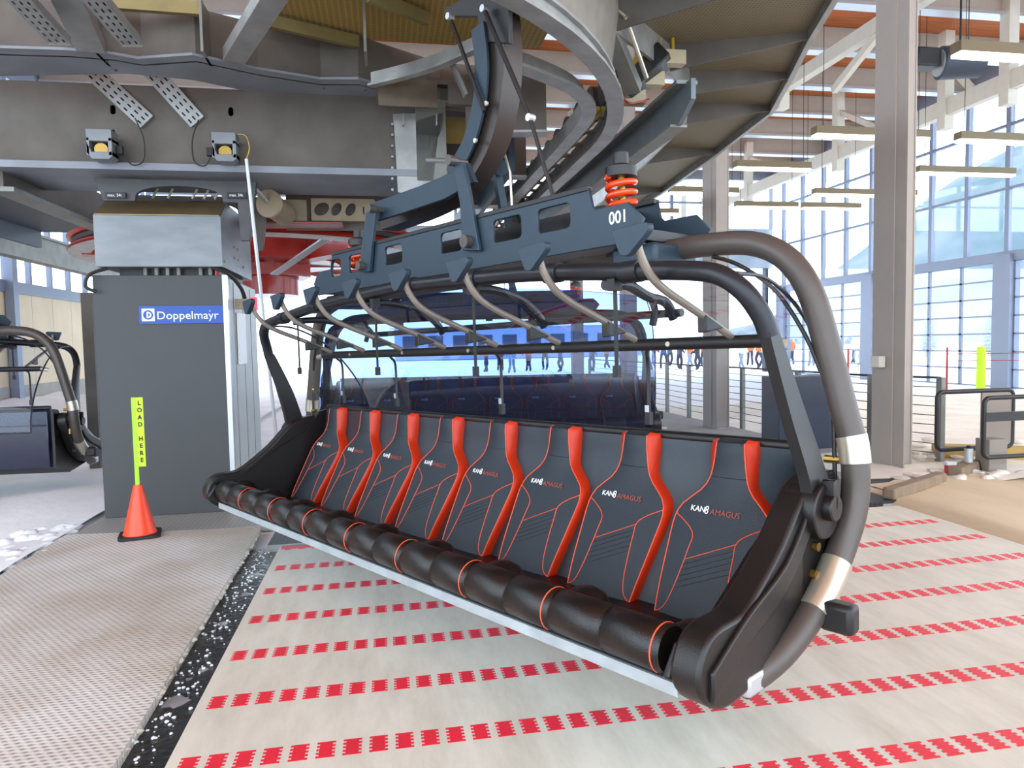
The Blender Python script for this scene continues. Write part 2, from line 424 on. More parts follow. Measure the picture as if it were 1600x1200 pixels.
# edge lip of packed snow on the mat
sp = [(-1.115+random.gauss(0, .008)-.012*(1.4+5.0*i/150-3 > 0)*(1.4+5.0*i/150-3), 1.4+5.0*i/150, -.015) for i in range(150)]
clumps('packed_snow', mat('mat_coloured_snow', '#cfc8bc', .8), sp, (.018, .034), .5, label='lip of packed snow along the right edge of the mat', cat='snow', kind='stuff')

# perforated galvanised plate in front of the cabinet and the dark grate
g = grating_mat('perforated_plate', '#a8a6a2', .045, .045, .62)
b = MB(); b.bb((-2.75, 6.62, -.05), (-1.0, 7.5, .0)); b.build('perforated_plate', g, smooth=False, label='perforated galvanised floor plate in front of the grey cabinet', cat='plate')
g2 = grating_mat('dark_floor_grate', '#47484a', .04, .04, .4)
b = MB(); b.bb((-1.0, 5.93, -.05), (-.3, 6.6, .0), 0); b.bb((-1.0, 5.91, -.05), (-.3, 5.93, .005), 1)
b.build('floor_grate', [g2, M_steel_l], smooth=False, label='small dark floor grate at the far left corner of the belt', cat='grate')

# right: snow-covered boards beyond the belt
def hfield(name, m, x0, x1, y0, y1, fn, n=40, **k):
    rows_ = []
    for i in range(n+1):
        rows_.append([(x0+(x1-x0)*i/n, y0+(y1-y0)*j/n, fn(x0+(x1-x0)*i/n, y0+(y1-y0)*j/n)) for j in range(n+1)])
    return MB().grid(rows_).build(name, m, ang=80, **k)
from mathutils import noise as NZ
M_sboard = mat('snow_dusted_boards', '#d3c0a2', .75, noise=.09, scale=1.3, bump=.35, bscale=9, stretch=(1.2, .5, 1))
hfield('snow_dusted_floor', M_sboard, 4.74, 14, -1, 6.75, lambda x, y: -.05+.085*min(1, (x-4.74)/.10)+.03*NZ.noise(Vector((x*.9, y*.9, 0)))*min(1, (x-4.74)/.3), 60,
       label='trampled snow over boards at the right of the belt', cat='snow', kind='stuff')
hfield('snow_cover', mat('sandy_snow', '#ece6da', .8, noise=.08, scale=1.5, bump=.5, bscale=7), 4.6, 16, 6.45, 16, lambda x, y: -.055+.05*NZ.noise(Vector((x*1.3, y*1.3, 3)))+.02+.07*max(0, min(1, (x-5.1)/.5))*max(0, min(1, (9.5-y)/1.5))+.06*max(0, min(1, (x-6.4)/2)), 60,
       label='lumpy snow cover around the tall painted columns', cat='snow', kind='stuff')
sp = []
for i in range(16):
    px = random.uniform(1420, 1600); py = random.uniform(735, 755)
    p = P(px, py, z=0); sp.append((p.x, p.y, .055))
for i in range(36):
    p = P(random.uniform(1425, 1600), random.uniform(695, 728), z=.0); sp.append((p.x, p.y, .085))
for i in range(12):
    p = P(random.uniform(1395, 1475), random.uniform(742, 752), z=0); sp.append((p.x, p.y, .02))
clumps('snow_lumps', M_snowd, sp, (.03, .10), .4, label='lumps of snow scattered between column and barrier frames', cat='snow', kind='stuff')
g3 = grating_mat('black_grid', '#3b3c3e', .06, .03, .45)
b = MB(); b.prism([(4.45, 5.98, -.03), (4.95, 6.02, -.03), (5.66, 6.95, -.03), (4.75, 7.1, -.03)], (0, 0, .045)); b.build('floor_grid', g3, smooth=False, label='dark ribbed floor grid beyond the far right corner of the belt', cat='grate')
for (pa, pb, w, lab) in (((1388, 778), (1470, 750), .13, 'grey timber baulk lying behind the right end of the belt'), ((1492, 745), (1520, 732), .16, 'short timber block half buried in the snow')):
    a = P(*pa, z=.03); c = P(*pb, z=.05)
    b = MB(); b.bar((a.x, a.y, .07), (c.x, c.y, .08), w, w*.9); b.build('timber_baulk', M_timber, bevel=.02, label=lab, cat='timber')
b = MB(); a = P(1425, 725, z=.05); c = P(1590, 742, z=.05); b.bar((6.9, 7.9, .10), (8.6, 6.9, .10), .22, .22); b.build('timber_curb', M_ytimb, bevel=.01, label='yellowish timber curb under the barrier frames', cat='timber')

# left snow banks
hfield('snow_bank', M_snow, -9.2, -2.85, 5.6, 22, lambda x, y: -.06+max(0, .10*NZ.noise(Vector((x*.7, y*.7, 5)))+.05)*1.2+max(0, (-x-6.5)*.16), 50,
       label='bank of bluish snow between the cabinet and the panelled wall', cat='snow', kind='stuff')
sp = [(random.uniform(-3.3, -2.75), random.uniform(4.6, 7.2), -.03) for i in range(60)]
clumps('snow_crumbs', M_snow, sp, (.03, .09), .5, label='crumbled snow along the left edge of the mat', cat='snow', kind='stuff')

# wall_left: concrete base, birch panels, window band
WX = -9.3
b = MB(); b.bb((WX-.2, 3, -.06), (WX, 31, .75), 0)
y = 3
while y < 31:
    b.bb((WX-.15, y+.008, .75), (WX-.02, min(31, y+1.2)-.008, 3.12), 1); y += 1.2
b.bb((WX-.2, 3, 3.12), (WX+.04, 31, 3.42), 2)
b.bb((WX-.2, 3, 8.6), (WX, 31, 9.7), 2)
b.build('wall_left', [M_conc, M_panel, M_mull], smooth=False, **S)
b = MB(); y = 3.0
while y < 31: b.bb((WX-.12, y-.06, 3.42), (WX, y+.06, 8.6)); y += 1.2
for z in (4.6, 6.6): b.bb((WX-.1, 3, z), (WX-.02, 31, z+.08))
wf = b.build('window_1', M_mull, smooth=False, **S)
b = MB(); b.bb((WX-.08, 3, 3.42), (WX-.07, 31, 8.6)); b.build('pane', M_pane, wf, smooth=False)
b = MB()
for y in (12.5, 19.7, 27): b.bb((WX+.02, y-.12, 0), (WX+.22, y+.12, 8.6))
b.build('trim_1', M_mull, smooth=False, **S)

# wall_right: pillars, header, sectional glass doors, tall windows
FX = 18.2
b = MB()
PIL = [6.2, 12.2, 18.2, 24.2, 30.2]
for y in PIL: b.bb((FX-.1, y-.30, -.06), (FX+.3, y+.30, 3.95), 0)
b.bb((FX, 3, 3.75), (FX+.3, 31, 4.05), 0); b.bb((FX, 3, 9.0), (FX+.3, 31, 9.7), 0)
b.build('wall_right', [M_mull], smooth=False, **S)
for i in range(4):
    y0, y1 = PIL[i]+.3, PIL[i+1]-.3; n = 4
    b = MB()
    for k in range(n+1): yy = y0+(y1-y0)*k/n; b.bb((FX+.05, yy-.05, 0), (FX+.12, yy+.05, 3.75))
    for k in range(8): z = k*3.75/7; b.bb((FX+.05, y0, z-.025), (FX+.11, y1, z+.025))
    d = b.build('door_%d' % (i+1), M_mull, smooth=False, **S)
    MB().bb((FX+.08, y0, 0), (FX+.085, y1, 3.75)).build('pane', M_pane, d, smooth=False)
    b = MB()
    for k in range(0 if i == 0 else 1, n+1): yy = PIL[i]+(6.0)*k/n; b.bb((FX+.05, yy-.07, 4.05), (FX+.2, yy+.07, 9.0))
    for z in (5.9, 7.75): b.bb((FX+.06, PIL[i]+.08, z-.04), (FX+.16, PIL[i+1]-.08, z+.04))
    d = b.build('window_%d' % (i+2), M_mull, smooth=False, **S)
    MB().bb((FX+.1, PIL[i]+.08, 4.05), (FX+.105, PIL[i+1]-.08, 9.0)).build('pane', M_pane, d, smooth=False)

# far wall: open below, sheet header, window band above
FY = 31.0
b = MB(); b.bb((WX, FY, 4.9), (FX, FY+.25, 6.75), 0); b.bb((WX, FY, 9.0), (FX, FY+.25, 9.7), 0)
b.build('wall_far', mat('sheet_header', '#8d96a0', .35, .5, noise=.2, scale=.8), smooth=False, **S)
b = MB(); x = WX
while x <= FX+.1: b.bb((x-.07, FY+.05, 6.75), (x+.07, FY+.2, 9.0)); x += 2.5
b.bb((WX, FY+.06, 7.9), (FX, FY+.15, 7.98))
d = b.build('window_6', M_mull, smooth=False, **S)
MB().bb((WX, FY+.1, 6.75), (FX, FY+.105, 9.0)).build('pane', M_pane, d, smooth=False)
b = MB(); b.bb((FX-.45, FY-.2, 0), (FX-.3, FY+.1, 4.9)); b.bb((WX+.1, FY-.2, 0), (WX+.3, FY+.1, 4.9)); b.build('trim_2', M_mulld, smooth=False, **S)

# roof: orange timber deck, painted purlins, lower flanges coloured pale as if lit from the windows
b = MB(); b.bb((-12, -7.0, 9.75), (19.5, 32, 9.9), 0); b.build('ceiling', M_wood, smooth=False, **S)
for i, y in enumerate([5.06+2.44*k for k in range(11)]):
    b = MB(); b.bb((-9.28, y-.05, 9.16), (FX-.02, y+.05, 9.74), 0); b.bb((-9.28, y-.16, 9.08), (FX-.02, y+.16, 9.16), 1)
    b.build('purlin', [M_purl, M_alu], smooth=False, label='long painted roof purlin running across the hall under the orange deck', cat='beam', group='roof purlins')
# trusses along the hall
def truss(x, y0, y1, zc, hgt, pxs, diag, lab):
    t = empty('roof_truss', (x, y0, zc), label=lab, cat='truss')
    def loc(v): return (v[0]-x, v[1]-y0, v[2]-zc)
    b = MB(); b.box((0, (y1-y0)/2, 0), (.22, y1-y0, hgt)); b.build('lower_chord', M_truss, t, smooth=False)
    for px in pxs:
        y = P(px, 300, x=x).y
        MB().box((-.02, y-y0, .70), (.27, .27, 2.5)).build('post', M_truss, t, smooth=False)
    for (a, c) in diag: MB().bar(loc(a), loc(c), .12, .16).build('brace', M_truss, t, smooth=False)
    return t
X1 = 14.7
ys = [P(px, 300, x=X1).y for px in (1067, 1170, 1310, 1476, 1573)]
dg = [((X1, ys[i]+.2, 9.0), (X1, (ys[i]+ys[i+1])/2, 7.6)) for i in range(4)]
truss(X1, 4, 31, 7.55, .42, (1067, 1170, 1310, 1476, 1573), dg, 'painted roof truss crossing in front of the tall windows at the right')
X2 = 10.2
ys = [P(px, 300, x=X2).y for px in (1222, 1380, 1530)]
truss(X2, 5, 31, 8.0, .3, (1060, 1131, 1222), [((X2, 10.6, 9.0), (X2, 14.8, 7.2)), ((X2, ys[0]-.1, 8.1), (X2, ys[0]-1.3, 9.0))], 'nearer painted roof truss above the pendant lights')
# main columns
def column(x, y, w, dpt, h, lab):
    t = empty('column', (x, y, 0), label=lab, cat='column')
    b = MB(); b.box((0, 0, h/2-.03), (w, dpt, h+.06)); b.box((-w/2+.02, -dpt/2+.01, h/2), (.012, dpt*1.0+.04, h)); b.box((w/2, 0, h/2), (.02, dpt+.02, h)); b.build('shaft', M_colm, t, smooth=False, bevel=.004)
    return t
c1 = column(6.14, 7.72, .27, .36, 9.07, 'tall grey painted column nearest the camera, right of the chair')
for sx in (-.19, .19): MB().box((sx, 0, 1.30), (.09, .16, .14)).build('bracket', M_truss, c1, bevel=.01)
column(6.0, 12.15, .34, .34, 9.07, 'painted column standing just behind the upper right corner of the first chair')
column(6.25, 17.6, .34, .34, 9.07, 'painted column seen through the first bubble, farther back')
column(6.25, 22.6, .34, .34, 9.07, 'farthest painted column of the row behind the chair')
# pendants
PL = ['big pendant light at the top right corner of the view', 'pendant light just left of the tall column, highest', 'pendant light left of the column above the curved chair frame', 'pendant light right of the column in front of the tall windows',
      'short pendant light nearest the orange chair spring', 'pendant light left of the column over the garage door', 'far pendant light above the curved frame, lowest row left end', 'far pendant light, lowest row, touching the column', 'pendant light right of the column, second row from above', 'farthest small pendant light behind the spring', 'added unseen pendant light warming the boards at the right, beyond the frame', 'added unseen pendant light nearest the camera, warming the belt from beyond the right edge']
for i, (a, c, y, z) in enumerate(PENDANTS):
    t = empty('pendant_light', ((a+c)/2, y, z), label=PL[i], cat='ceiling light'); L = c-a
    MB().box((0, 0, .05), (L, .20, .15)).build('housing', M_lampb, t, smooth=False)
    MB().box((0, 0, -.045), (L-.02, .18, .05)).build('diffuser', M_lampe, t, smooth=False)
    for sx in (-.42, .42): MB().tube([(sx*L, 0, .1), (sx*L, 0, 9.755-z)], .007, 5).build('cable', M_black, t)
# fan under the roof
t = empty('heater_fan', P(1500, 97, y=12), label='round dark unit heater hanging under the orange deck at the top right', cat='heater')
b = MB(); b.cyl((-.35, .1, 0), (.35, -.1, 0), .30, 20); b.build('drum', M_mulld, t)
MB().cyl((-.38, .11, 0), (-.34, .1, 0), .24, 20).build('fan_ring', M_alu, t)
MB().box((-.7, .1, .05), (.5, .35, .35)).build('motor', M_black, t, bevel=.03); MB().tube([(0, 0, .4), (0, 0, 1.9)], .02, 6).build('hanger', M_black, t)

# cable fence along the slab
FP = [(6.22, 14.96), (6.17, 13.69), (6.34, 11.78), (6.38, 10.1), (6.42, 8.45), (6.75, 7.62)]
FPX = [(5.9, 20.0), (6.0, 17.4)] + FP
fe = empty('cable_fence', (6.3, 12, 0), label='steel fence with thin horizontal cables behind the chair and column', cat='fence')
for (x, y) in FPX: MB().box((x-6.3, y-12, .53), (.06, .09, 1.12)).build('post', M_mulld if False else M_steel, fe, smooth=False)
for k in range(9):
    z = .14+.118*k
    MB().tube([(x-6.3, y-12, z) for x, y in FPX], .006 if k < 8 else .016, 5).build('cable', M_mulld, fe)

# rounded barrier frames at the right
def frame_gate(name, px0, px1, py0, py1, dep, r, lab, panel, band, dx=.0):
    a = P(px0, py0, dep=dep); w = abs(P(px1, py0, dep=dep).x-a.x); h = abs(P(px0, py1, dep=dep).z-a.z)
    t = empty(name, (a.x+w/2, a.y, a.z-h/2), label=lab, cat='barrier')
    pts = [(p[0], 0, p[1]) for p in rrect(0, 0, w, h, .07, 5)]; pts.append(pts[0]); pts.append(pts[1])
    MB().tube(pts, r, 10, caps=False).build('frame', M_black, t)
    if panel: MB().bb((panel[0]*w, -.012, -h/2+.02), (panel[1]*w, .012, h/2-.02)).build('panel', M_rubber, t)
    if band: MB().bb((-w/2, -.03, .02+.05), (w/2, .01, .17)).build('band', M_black, t)
    return t, w, h
t, w, h = frame_gate('rounded_barrier', 1465, 1604, 613, 704, 8.3, .028, 'black rounded barrier frame left of the other, snow showing through', (.08, .49), False)
t2, w2, h2 = frame_gate('rounded_barrier', 1538, 1680, 622, 716, 7.75, .026, 'black rounded barrier frame with a wide dark band, at the right edge', None, True)
b = MB(); b.box((6.86, 6.98, .13), (.24, .2, .56)); b.build('barrier_post', M_rubber, smooth=False, bevel=.01, label='grey square post under the rounded barrier frames', cat='post')
b = MB(); p = P(1513, 742, z=0); b.cyl((p.x, p.y, -.03), (p.x, p.y, .31), .045, 12, 0); b.tube([(p.x, p.y, .31), (p.x, p.y, .34)], [.045, .02], 12, 1); b.tube([(p.x+.04, p.y, .18), (p.x+.14, p.y, .16), (p.x+.18, p.y, .02)], .006, 6, 1)
b.build('bollard', [M_alu, M_black], label='small grey sensor bollard with a black cap in the snow', cat='bollard')
p = P(1496, 746, z=0); t = empty('floor_marker', (p.x-.1, p.y, .05), label='small red and white marker beside the sensor bollard', cat='marker')
MB().box((0, 0, .05), (.10, .05, .10)).build('body', M_red, t); MB().box((0, 0, .115), (.12, .06, .03)).build('cap', M_alu, t)
# dark cabinet behind the chair at the right (seen through the open bubble)
b = MB(); p = P(1165, 690, z=0); b.box((6.0, 9.5, .5), (.9, .5, 1.1)); b.build('control_box', M_mulld, smooth=False, bevel=.02, label='dark box standing behind the first chair near the fence', cat='cabinet')
# rope posts outside
for i, (px, col, r) in enumerate(((1479, M_red, .03), (1532, M_hiviz, .12), (1538, M_red, .03), (1325, M_red, .03))):
    p = P(px, 610, z=0)
    b = MB(); b.cyl((p.x, p.y, 0), (p.x, p.y, 1.25), r, 10); b.build('rope_post', col, label=['slim red pole outside the glass door', 'thick fluorescent yellow padded pole outside the glass door', 'slim red pole right beside the yellow pole', 'slim red pole seen left of the tall column'][i], cat='pole')
b = MB()
a = P(1479, 610, z=0); c = P(1538, 610, z=0)
b.tube([(a.x, a.y, 1.05), (c.x, c.y, 1.05), (c.x+8, c.y-3, 1.05)], .012, 5); b.tube([(a.x, a.y, .85), (c.x, c.y, .85), (c.x+8, c.y-3, .8)], .012, 5)
b.build('rope', M_red, label='two red ropes strung between the poles outside', cat='rope')

# the slopes far outside
b = MB(); rows_ = []
for i in range(41):
    x = 60+i*8; row = []
    for j in range(41):
        y = 20+j*10; z = -2+54*math.exp(-((x-185)/55)**2-((y-175)/62)**2)*(1+.25*NZ.noise(Vector((x*.02, y*.02, 1))))+2*NZ.noise(Vector((x*.05, y*.05, 2)))
        row.append((x, y, min(z, 75+10*NZ.noise(Vector((x*.02, y*.02, 7))))))
    rows_.append(row)
b.grid(rows_).build('hill', mat('hazy_forested_slope', (.07, .125, .15, 1), .95, col2=(.20, .24, .27, 1), scale=.06), ang=80, **S)  # distance haze is mixed into the blue-grey slope colours
for i in range(9):
    x = 42+random.uniform(-4, 8); y = 36+i*3.2; h = random.uniform(2.6, 4)
    t = empty('conifer', (x, y, 0), label='hazy conifer standing in the snow beyond the glass doors', cat='tree', group='conifers beyond the glass doors')
    MB().cyl((0, 0, 0), (0, 0, h*.9), .15, 7, r2=.04).build('trunk', M_timber, t)
    b = MB()
    for k in range(11):
        z = h*(.14+.078*k); r = h*.2*(1-k/11.5); n = 9
        vs = [(r*(1+.25*(q % 2))*math.cos(q*math.pi/n+k), r*(1+.25*(q % 2))*math.sin(q*math.pi/n+k), z-.12*h*.3*(q % 2)) for q in range(2*n)]+[(0, 0, z+h*.11)]
        b.add(vs, [(q, (q+1) % (2*n), 2*n) for q in range(2*n)])
    b.build('foliage', mat('haze_tinted_needles', (.09, .16, .15, 1), .9), t)  # haze is put into the needle colour
# low lodge far outside
t = empty('lodge', (14, 75, 0), label='low pale building far outside beyond the waiting skiers', cat='building')
MB().box((0, 0, 1.7), (26, 6, 3.4)).build('wall', mat('lodge_wall', '#8fa0ae', .8), t, smooth=False)
MB().prism([(-13.5, -3.6, 3.3), (-13.5, 3.6, 3.3), (-13.5, 0, 5.0)], (27, 0, 0)).build('roof', M_snow, t, smooth=False)
for k in range(10): MB().box((-11.5+2.55*k, -3.02, 1.8), (1.5, .06, 1.3)).build('window', M_mulld, t, smooth=False)
#PART3
# ------------------------------------------------------------------ the lift terminal
# grey cabinet with the steel box on top
cab = empty('cabinet', (-2.1, 8.05, 0), label='tall flat grey cabinet with a blue sign on its front', cat='cabinet')
def cl(v): return (v[0]+2.1, v[1]-8.05, v[2])
b = MB(); b.bb(cl((-2.71, 7.3, .0)), cl((-1.53, 8.8, 2.33))); b.build('body', M_cab, cab, smooth=False, bevel=.006)
b = MB(); b.bb(cl((-1.53, 7.34, .0)), cl((-1.50, 8.8, 2.30)), 0)
for y in (7.55, 8.0, 8.42): b.bb(cl((-1.50, y, .02)), cl((-1.496, y+.015, 2.28)), 1)
b.build('side_cover', [mat('side_sheet', '#bdbfbd', .5, .1, noise=.05), M_steel], cab, smooth=False, label='pale sheet side cover')
MB().bb(cl((-1.545, 7.285, .0)), cl((-1.50, 7.34, 2.33))).build('corner_trim', M_alu, cab, smooth=False)
b = MB(); b.bb(cl((-1.49, 7.62, 1.45)), cl((-1.47, 7.98, 1.98))); b.build('white_board', M_white, cab, smooth=False)
# sign
SG = MB().bb(cl((-2.31, 7.285, 1.865)), cl((-1.545, 7.299, 2.035))).build('sign_plate', M_blue, cab, smooth=False)
Rt = Matrix(((1,0,0),(0,0,-1),(0,1,0))).to_4x4()         # text in the XZ plane, facing -Y
def TM(x, y, z): m = Rt.copy(); m.translation = Vector(cl((x, y, z))); return m
text_obj('lettering', 'Doppelmayr', .108, TM(-2.155, 7.284, 1.908), M_white, SG, sx=1.04)
text_obj('lettering', 'R', .02, TM(-1.674, 7.284, 1.975), M_white, SG, ext=.001)
MB().bb(cl((-2.285, 7.281, 1.89)), cl((-2.17, 7.284, 2.01))).build('logo_square', M_white, SG, smooth=False)
ring = [(.045*math.cos(a*math.pi/12), .045*math.sin(a*math.pi/12)) for a in range(24)]
plate('logo_disc', [ring], .003, TM(-2.2275, 7.280, 1.95), M_blue, SG, bev=0)
dd = [(-.018, -.030), (-.018, .030)]+[(.030*math.sin(a*math.pi/8)-.004, .030*math.cos(a*math.pi/8)) for a in range(9)]
plate('logo_letter', [dd, [(-.004, -.019), (-.004, .019), (.008, .013), (.012, 0), (.008, -.013)]], .003, TM(-2.2225, 7.278, 1.95), M_white, SG, bev=0)
# gap with dark stubs
b = MB(); b.bb(cl((-2.5, 7.4, 2.33)), cl((-1.6, 8.6, 2.40)), 0)
for x in (-2.25, -2.15, -2.05, -1.95, -1.75, -1.66): b.cyl(cl((x, 7.34, 2.33)), cl((x, 7.34, 2.40)), .02, 8, 1)
b.cyl(cl((-1.60, 7.34, 2.33)), cl((-1.60, 7.34, 2.40)), .02, 8, 2)
b.build('neck', [M_black, M_steel, M_red], cab)
bx = empty('drive_housing', (-2.07, 8.0, 2.39), label='brushed sheet-metal housing with a sloping lid on top of the grey cabinet', cat='housing')
def bl(v): return (v[0]+2.07, v[1]-8.0, v[2]-2.39)
MB().prism([bl((-2.64, 7.2, 2.40)), bl((-2.64, 7.2, 2.88)), bl((-2.64, 7.5, 3.06)), bl((-2.64, 8.7, 3.06)), bl((-2.64, 8.7, 2.40))], (1.125, 0, 0)).build('sheet_body', M_box, bx, smooth=False, bevel=.005)
b = MB(); b.prism([bl((-2.63, 7.205, 2.884)), bl((-2.63, 7.5, 3.062)), bl((-1.53, 7.5, 3.062)), bl((-1.53, 7.205, 2.884))], (0, 0, .006)); b.build('lid', mat('tan_sheet', '#a98e66', .4, .6, noise=.08), bx, smooth=False, label='warm tan lid')
b = MB()
for (y, z) in ((7.75, 2.55), (7.95, 2.55), (7.75, 2.66), (7.95, 2.66), (8.2, 2.5), (7.28, 2.46)): b.cyl(bl((-1.515, y, z)), bl((-1.50, y, z)), .012, 8)
b.pieces('rivet', M_chrome, bx)
b = MB(); b.tube(cr([bl((-2.55, 7.25, 2.39)), bl((-2.70, 7.22, 2.33)), bl((-2.74, 7.22, 2.22)), bl((-2.66, 7.25, 2.17))], 6), .016, 8); b.build('hose', M_black, bx)
b = MB(); b.tube(cr([bl((-1.62, 7.22, 2.40)), bl((-1.48, 7.25, 2.34)), bl((-1.40, 7.4, 2.22)), bl((-1.38, 7.5, 2.12))], 6), .02, 8); b.build('hose', M_black, bx)
# small red beacon on a bracket
p = P(397, 475, y=7.5)
b = MB(); b.box(p+Vector((-.10, .02, 0)), (.16, .08, .1), 0); b.box(p, (.06, .07, .13), 1); b.build('beacon', [M_beige, emit('beacon_red', (1, .03, .06, 1), 1.2)], smooth=False, label='small red beacon on a bracket beside the cabinet', cat='beacon')

# main box girder
G = empty('box_girder', (-1.9, 7.2, 3.22), label='heavy weathered steel box girder spanning above the grey cabinet', cat='girder')
def gl(v): return Vector((v[0]+1.9, v[1]-7.2, v[2]-3.22))
def ell(cx, cz, rx, rz, n=12): return [(cx+rx*math.cos(2*math.pi*k/n), cz+rz*math.sin(2*math.pi*k/n)) for k in range(n)]
hs = []
for (px, py, rx, rz) in ((177, 172, .024, .042), (361, 175, .024, .042), (178, 206, .012, .018), (361, 210, .012, .018)):
    q = gl(P(px, py, y=6.8)); hs.append(rrect(q.x, q.z, rx*2, rz*2, rx*.95, 3))
x0 = -4.6+1.9; x1 = .34+1.9
M_ = axes((0, -.40, 0), (1, 0, 0), (0, 0, 1), (0, -1, 0))
plate('front_web', [[(x0, .03), (x1, .03), (x1, .70), (x0, .70)]]+hs, .02, M_, M_steel_d, G)
MB().bb((x0, .38, .03), (x1, .40, .70)).build('rear_web', M_steel_d, G, smooth=False)
MB().bb((x0, -.39, .68), (x1, .39, .72)).build('top_flange', M_steel_d, G, smooth=False)
MB().bb((x0, -.47, -.03), (x1, .47, .03)).build('bottom_flange', M_flange, G, smooth=False)
b = MB()
pts = [P(*q, y=6.74) for q in ((614, 178), (692, 176), (692, 200), (684, 215), (676, 292), (645, 304), (622, 300), (616, 200))]
b.prism([gl(p) for p in pts], (0, .08, 0))
b.build('end_plate', M_steel_l, G, smooth=False)
b = MB(); b.bb(gl((.34, 6.74, 3.15)), gl((.62, 7.6, 3.9))); b.build('end_box', M_steel, G, smooth=False)
b = MB()
for k in range(7): q = gl(P(613, 195+17*k, y=6.76)); b.cyl(q, q+Vector((0, -.03, 0)), .012, 8)
b.pieces('bolt', M_steel_l, G)
b = MB()
for px in (630, 682): 
    a = gl(P(px, 178, y=6.70)); c = gl(P(px, 196, y=6.70)); b.bar(a, c, .012, .05)
b.pieces('stiffener', M_steel_l, G, smooth=False)
# saddle with the arch
a = P(100, 268, y=7.0); 
def gx(px): return P(px, 300, y=7.0).x
zz = 3.16
arch = [(gx(281)+(gx(350)-gx(212))/2*math.cos(t), 2.97+.14*max(0, math.sin(t))**.6) for t in [math.pi*k/14 for k in range(14, -1, -1)]]
outer = [(gx(163), 2.97), (gx(150), 3.16), (gx(402), 3.16), (gx(396), 2.95), (gx(388), 2.62), (gx(374), 2.62), (gx(372), 2.97)]
poly = outer+arch[::-1]
M_sad = mat('dark_saddle', '#4b4a4b', .5, .3, noise=.1)
sd = empty('saddle_bracket', (-2, 7.1, 3.0), label='dark steel saddle with an arch under the box girder, on the sheet housing', cat='bracket')
plate('arch_plate', [[(p[0]+2, p[1]-3.0) for p in poly]], .05, axes((0, -.10, 0), (1, 0, 0), (0, 0, 1), (0, -1, 0)), M_sad, sd)
plate('arch_plate', [[(p[0]+2, p[1]-3.0) for p in poly[:2]+poly[2:]]], .05, axes((0, .6, 0), (1, 0, 0), (0, 0, 1), (0, -1, 0)), M_steel_d, sd)
b = MB()
for px in (238, 262, 300, 318, 335): q = P(px, 306, y=7.3); b.tube([(q.x+2, q.y-7.1, .06), (q.x+2.05, q.y-7.1, .15)], .012, 6)
b.pieces('spring_rod', M_chrome, sd)
for px in (182, 371):
    q = P(px, 306, y=6.97); w = .085
    l = MB().bb((q.x+2-w, -.16, q.z-3-.025), (q.x+2+w, -.14, q.z-3+.028)).build('load_plate', M_black, sd, smooth=False)
    m = Rt.copy(); m.translation = Vector((q.x+2-.065, -.163, q.z-3-.012)); text_obj('lettering', 'max. 34t', .036, m, M_white, l, ext=.001, sx=.95)
# roller light boxes on the girder
for i, (px, py) in enumerate(((168, 232), (358, 236))):
    q = P(px, py, y=6.72); t = empty('sensor_box', q, label=['left of two small open sheet boxes on the box girder', 'right of two small open sheet boxes on the box girder, above the thin pole'][i], cat='sensor box')
    b = MB(); b.bb((-.11, -.16, .02), (.09, .0, .12)); b.prism([(-.11, -.16, .03), (-.11, -.16, -.08), (-.07, -.16, -.13), (.06, -.16, -.13), (.09, -.16, -.10), (.09, -.16, -.06), (.06, -.16, -.07), (-.07, -.16, -.07)], (0, .15, 0)); b.bb((.06, -.16, -.10), (.09, 0, .05)); b.bb((-.11, -.16, -.10), (-.085, 0, .05))
    b.build('casing', M_box, t, smooth=False, bevel=.004)
    MB().cyl((-.01, -.12, -.04), (-.01, .03, -.04), .055, 14).build('roller', M_brass, t)
    s = 1 if i == 0 else -1
    MB().box((.12*s+(.0 if s > 0 else -.03), -.06, -.03), (.05, .05, .07)).build('plug', M_black, t, bevel=.005)
    MB().tube(cr([(.14*s, -.05, -.05), (.20*s, -.03, -.14), (.29*s, -.02, -.10), (.30*s, -.02, .08), (.24*s, -.02, .26)], 8), .006, 6).build('cord', M_black, t)
# thin straight pole right of the cabinet
a = P(385, 248, y=6.62); c = P(433, 694, y=7.1); d = (c-a); c2_ = a+d*(a.z/(a.z-c.z))
b = MB(); b.tube([a, c2_], .016, 8, 0); b.tube(cr([a, a+Vector((.03, 0, .10)), a+Vector((.0, 0, .20)), a+Vector((-.09, 0, .21))], 5), .006, 6, 1); b.box((c2_.x, c2_.y, .01), (.12, .12, .03), 0)
b.build('thin_pole', [M_alu, M_brass], label='thin silver pole rising from the floor to the right sensor box', cat='pole')

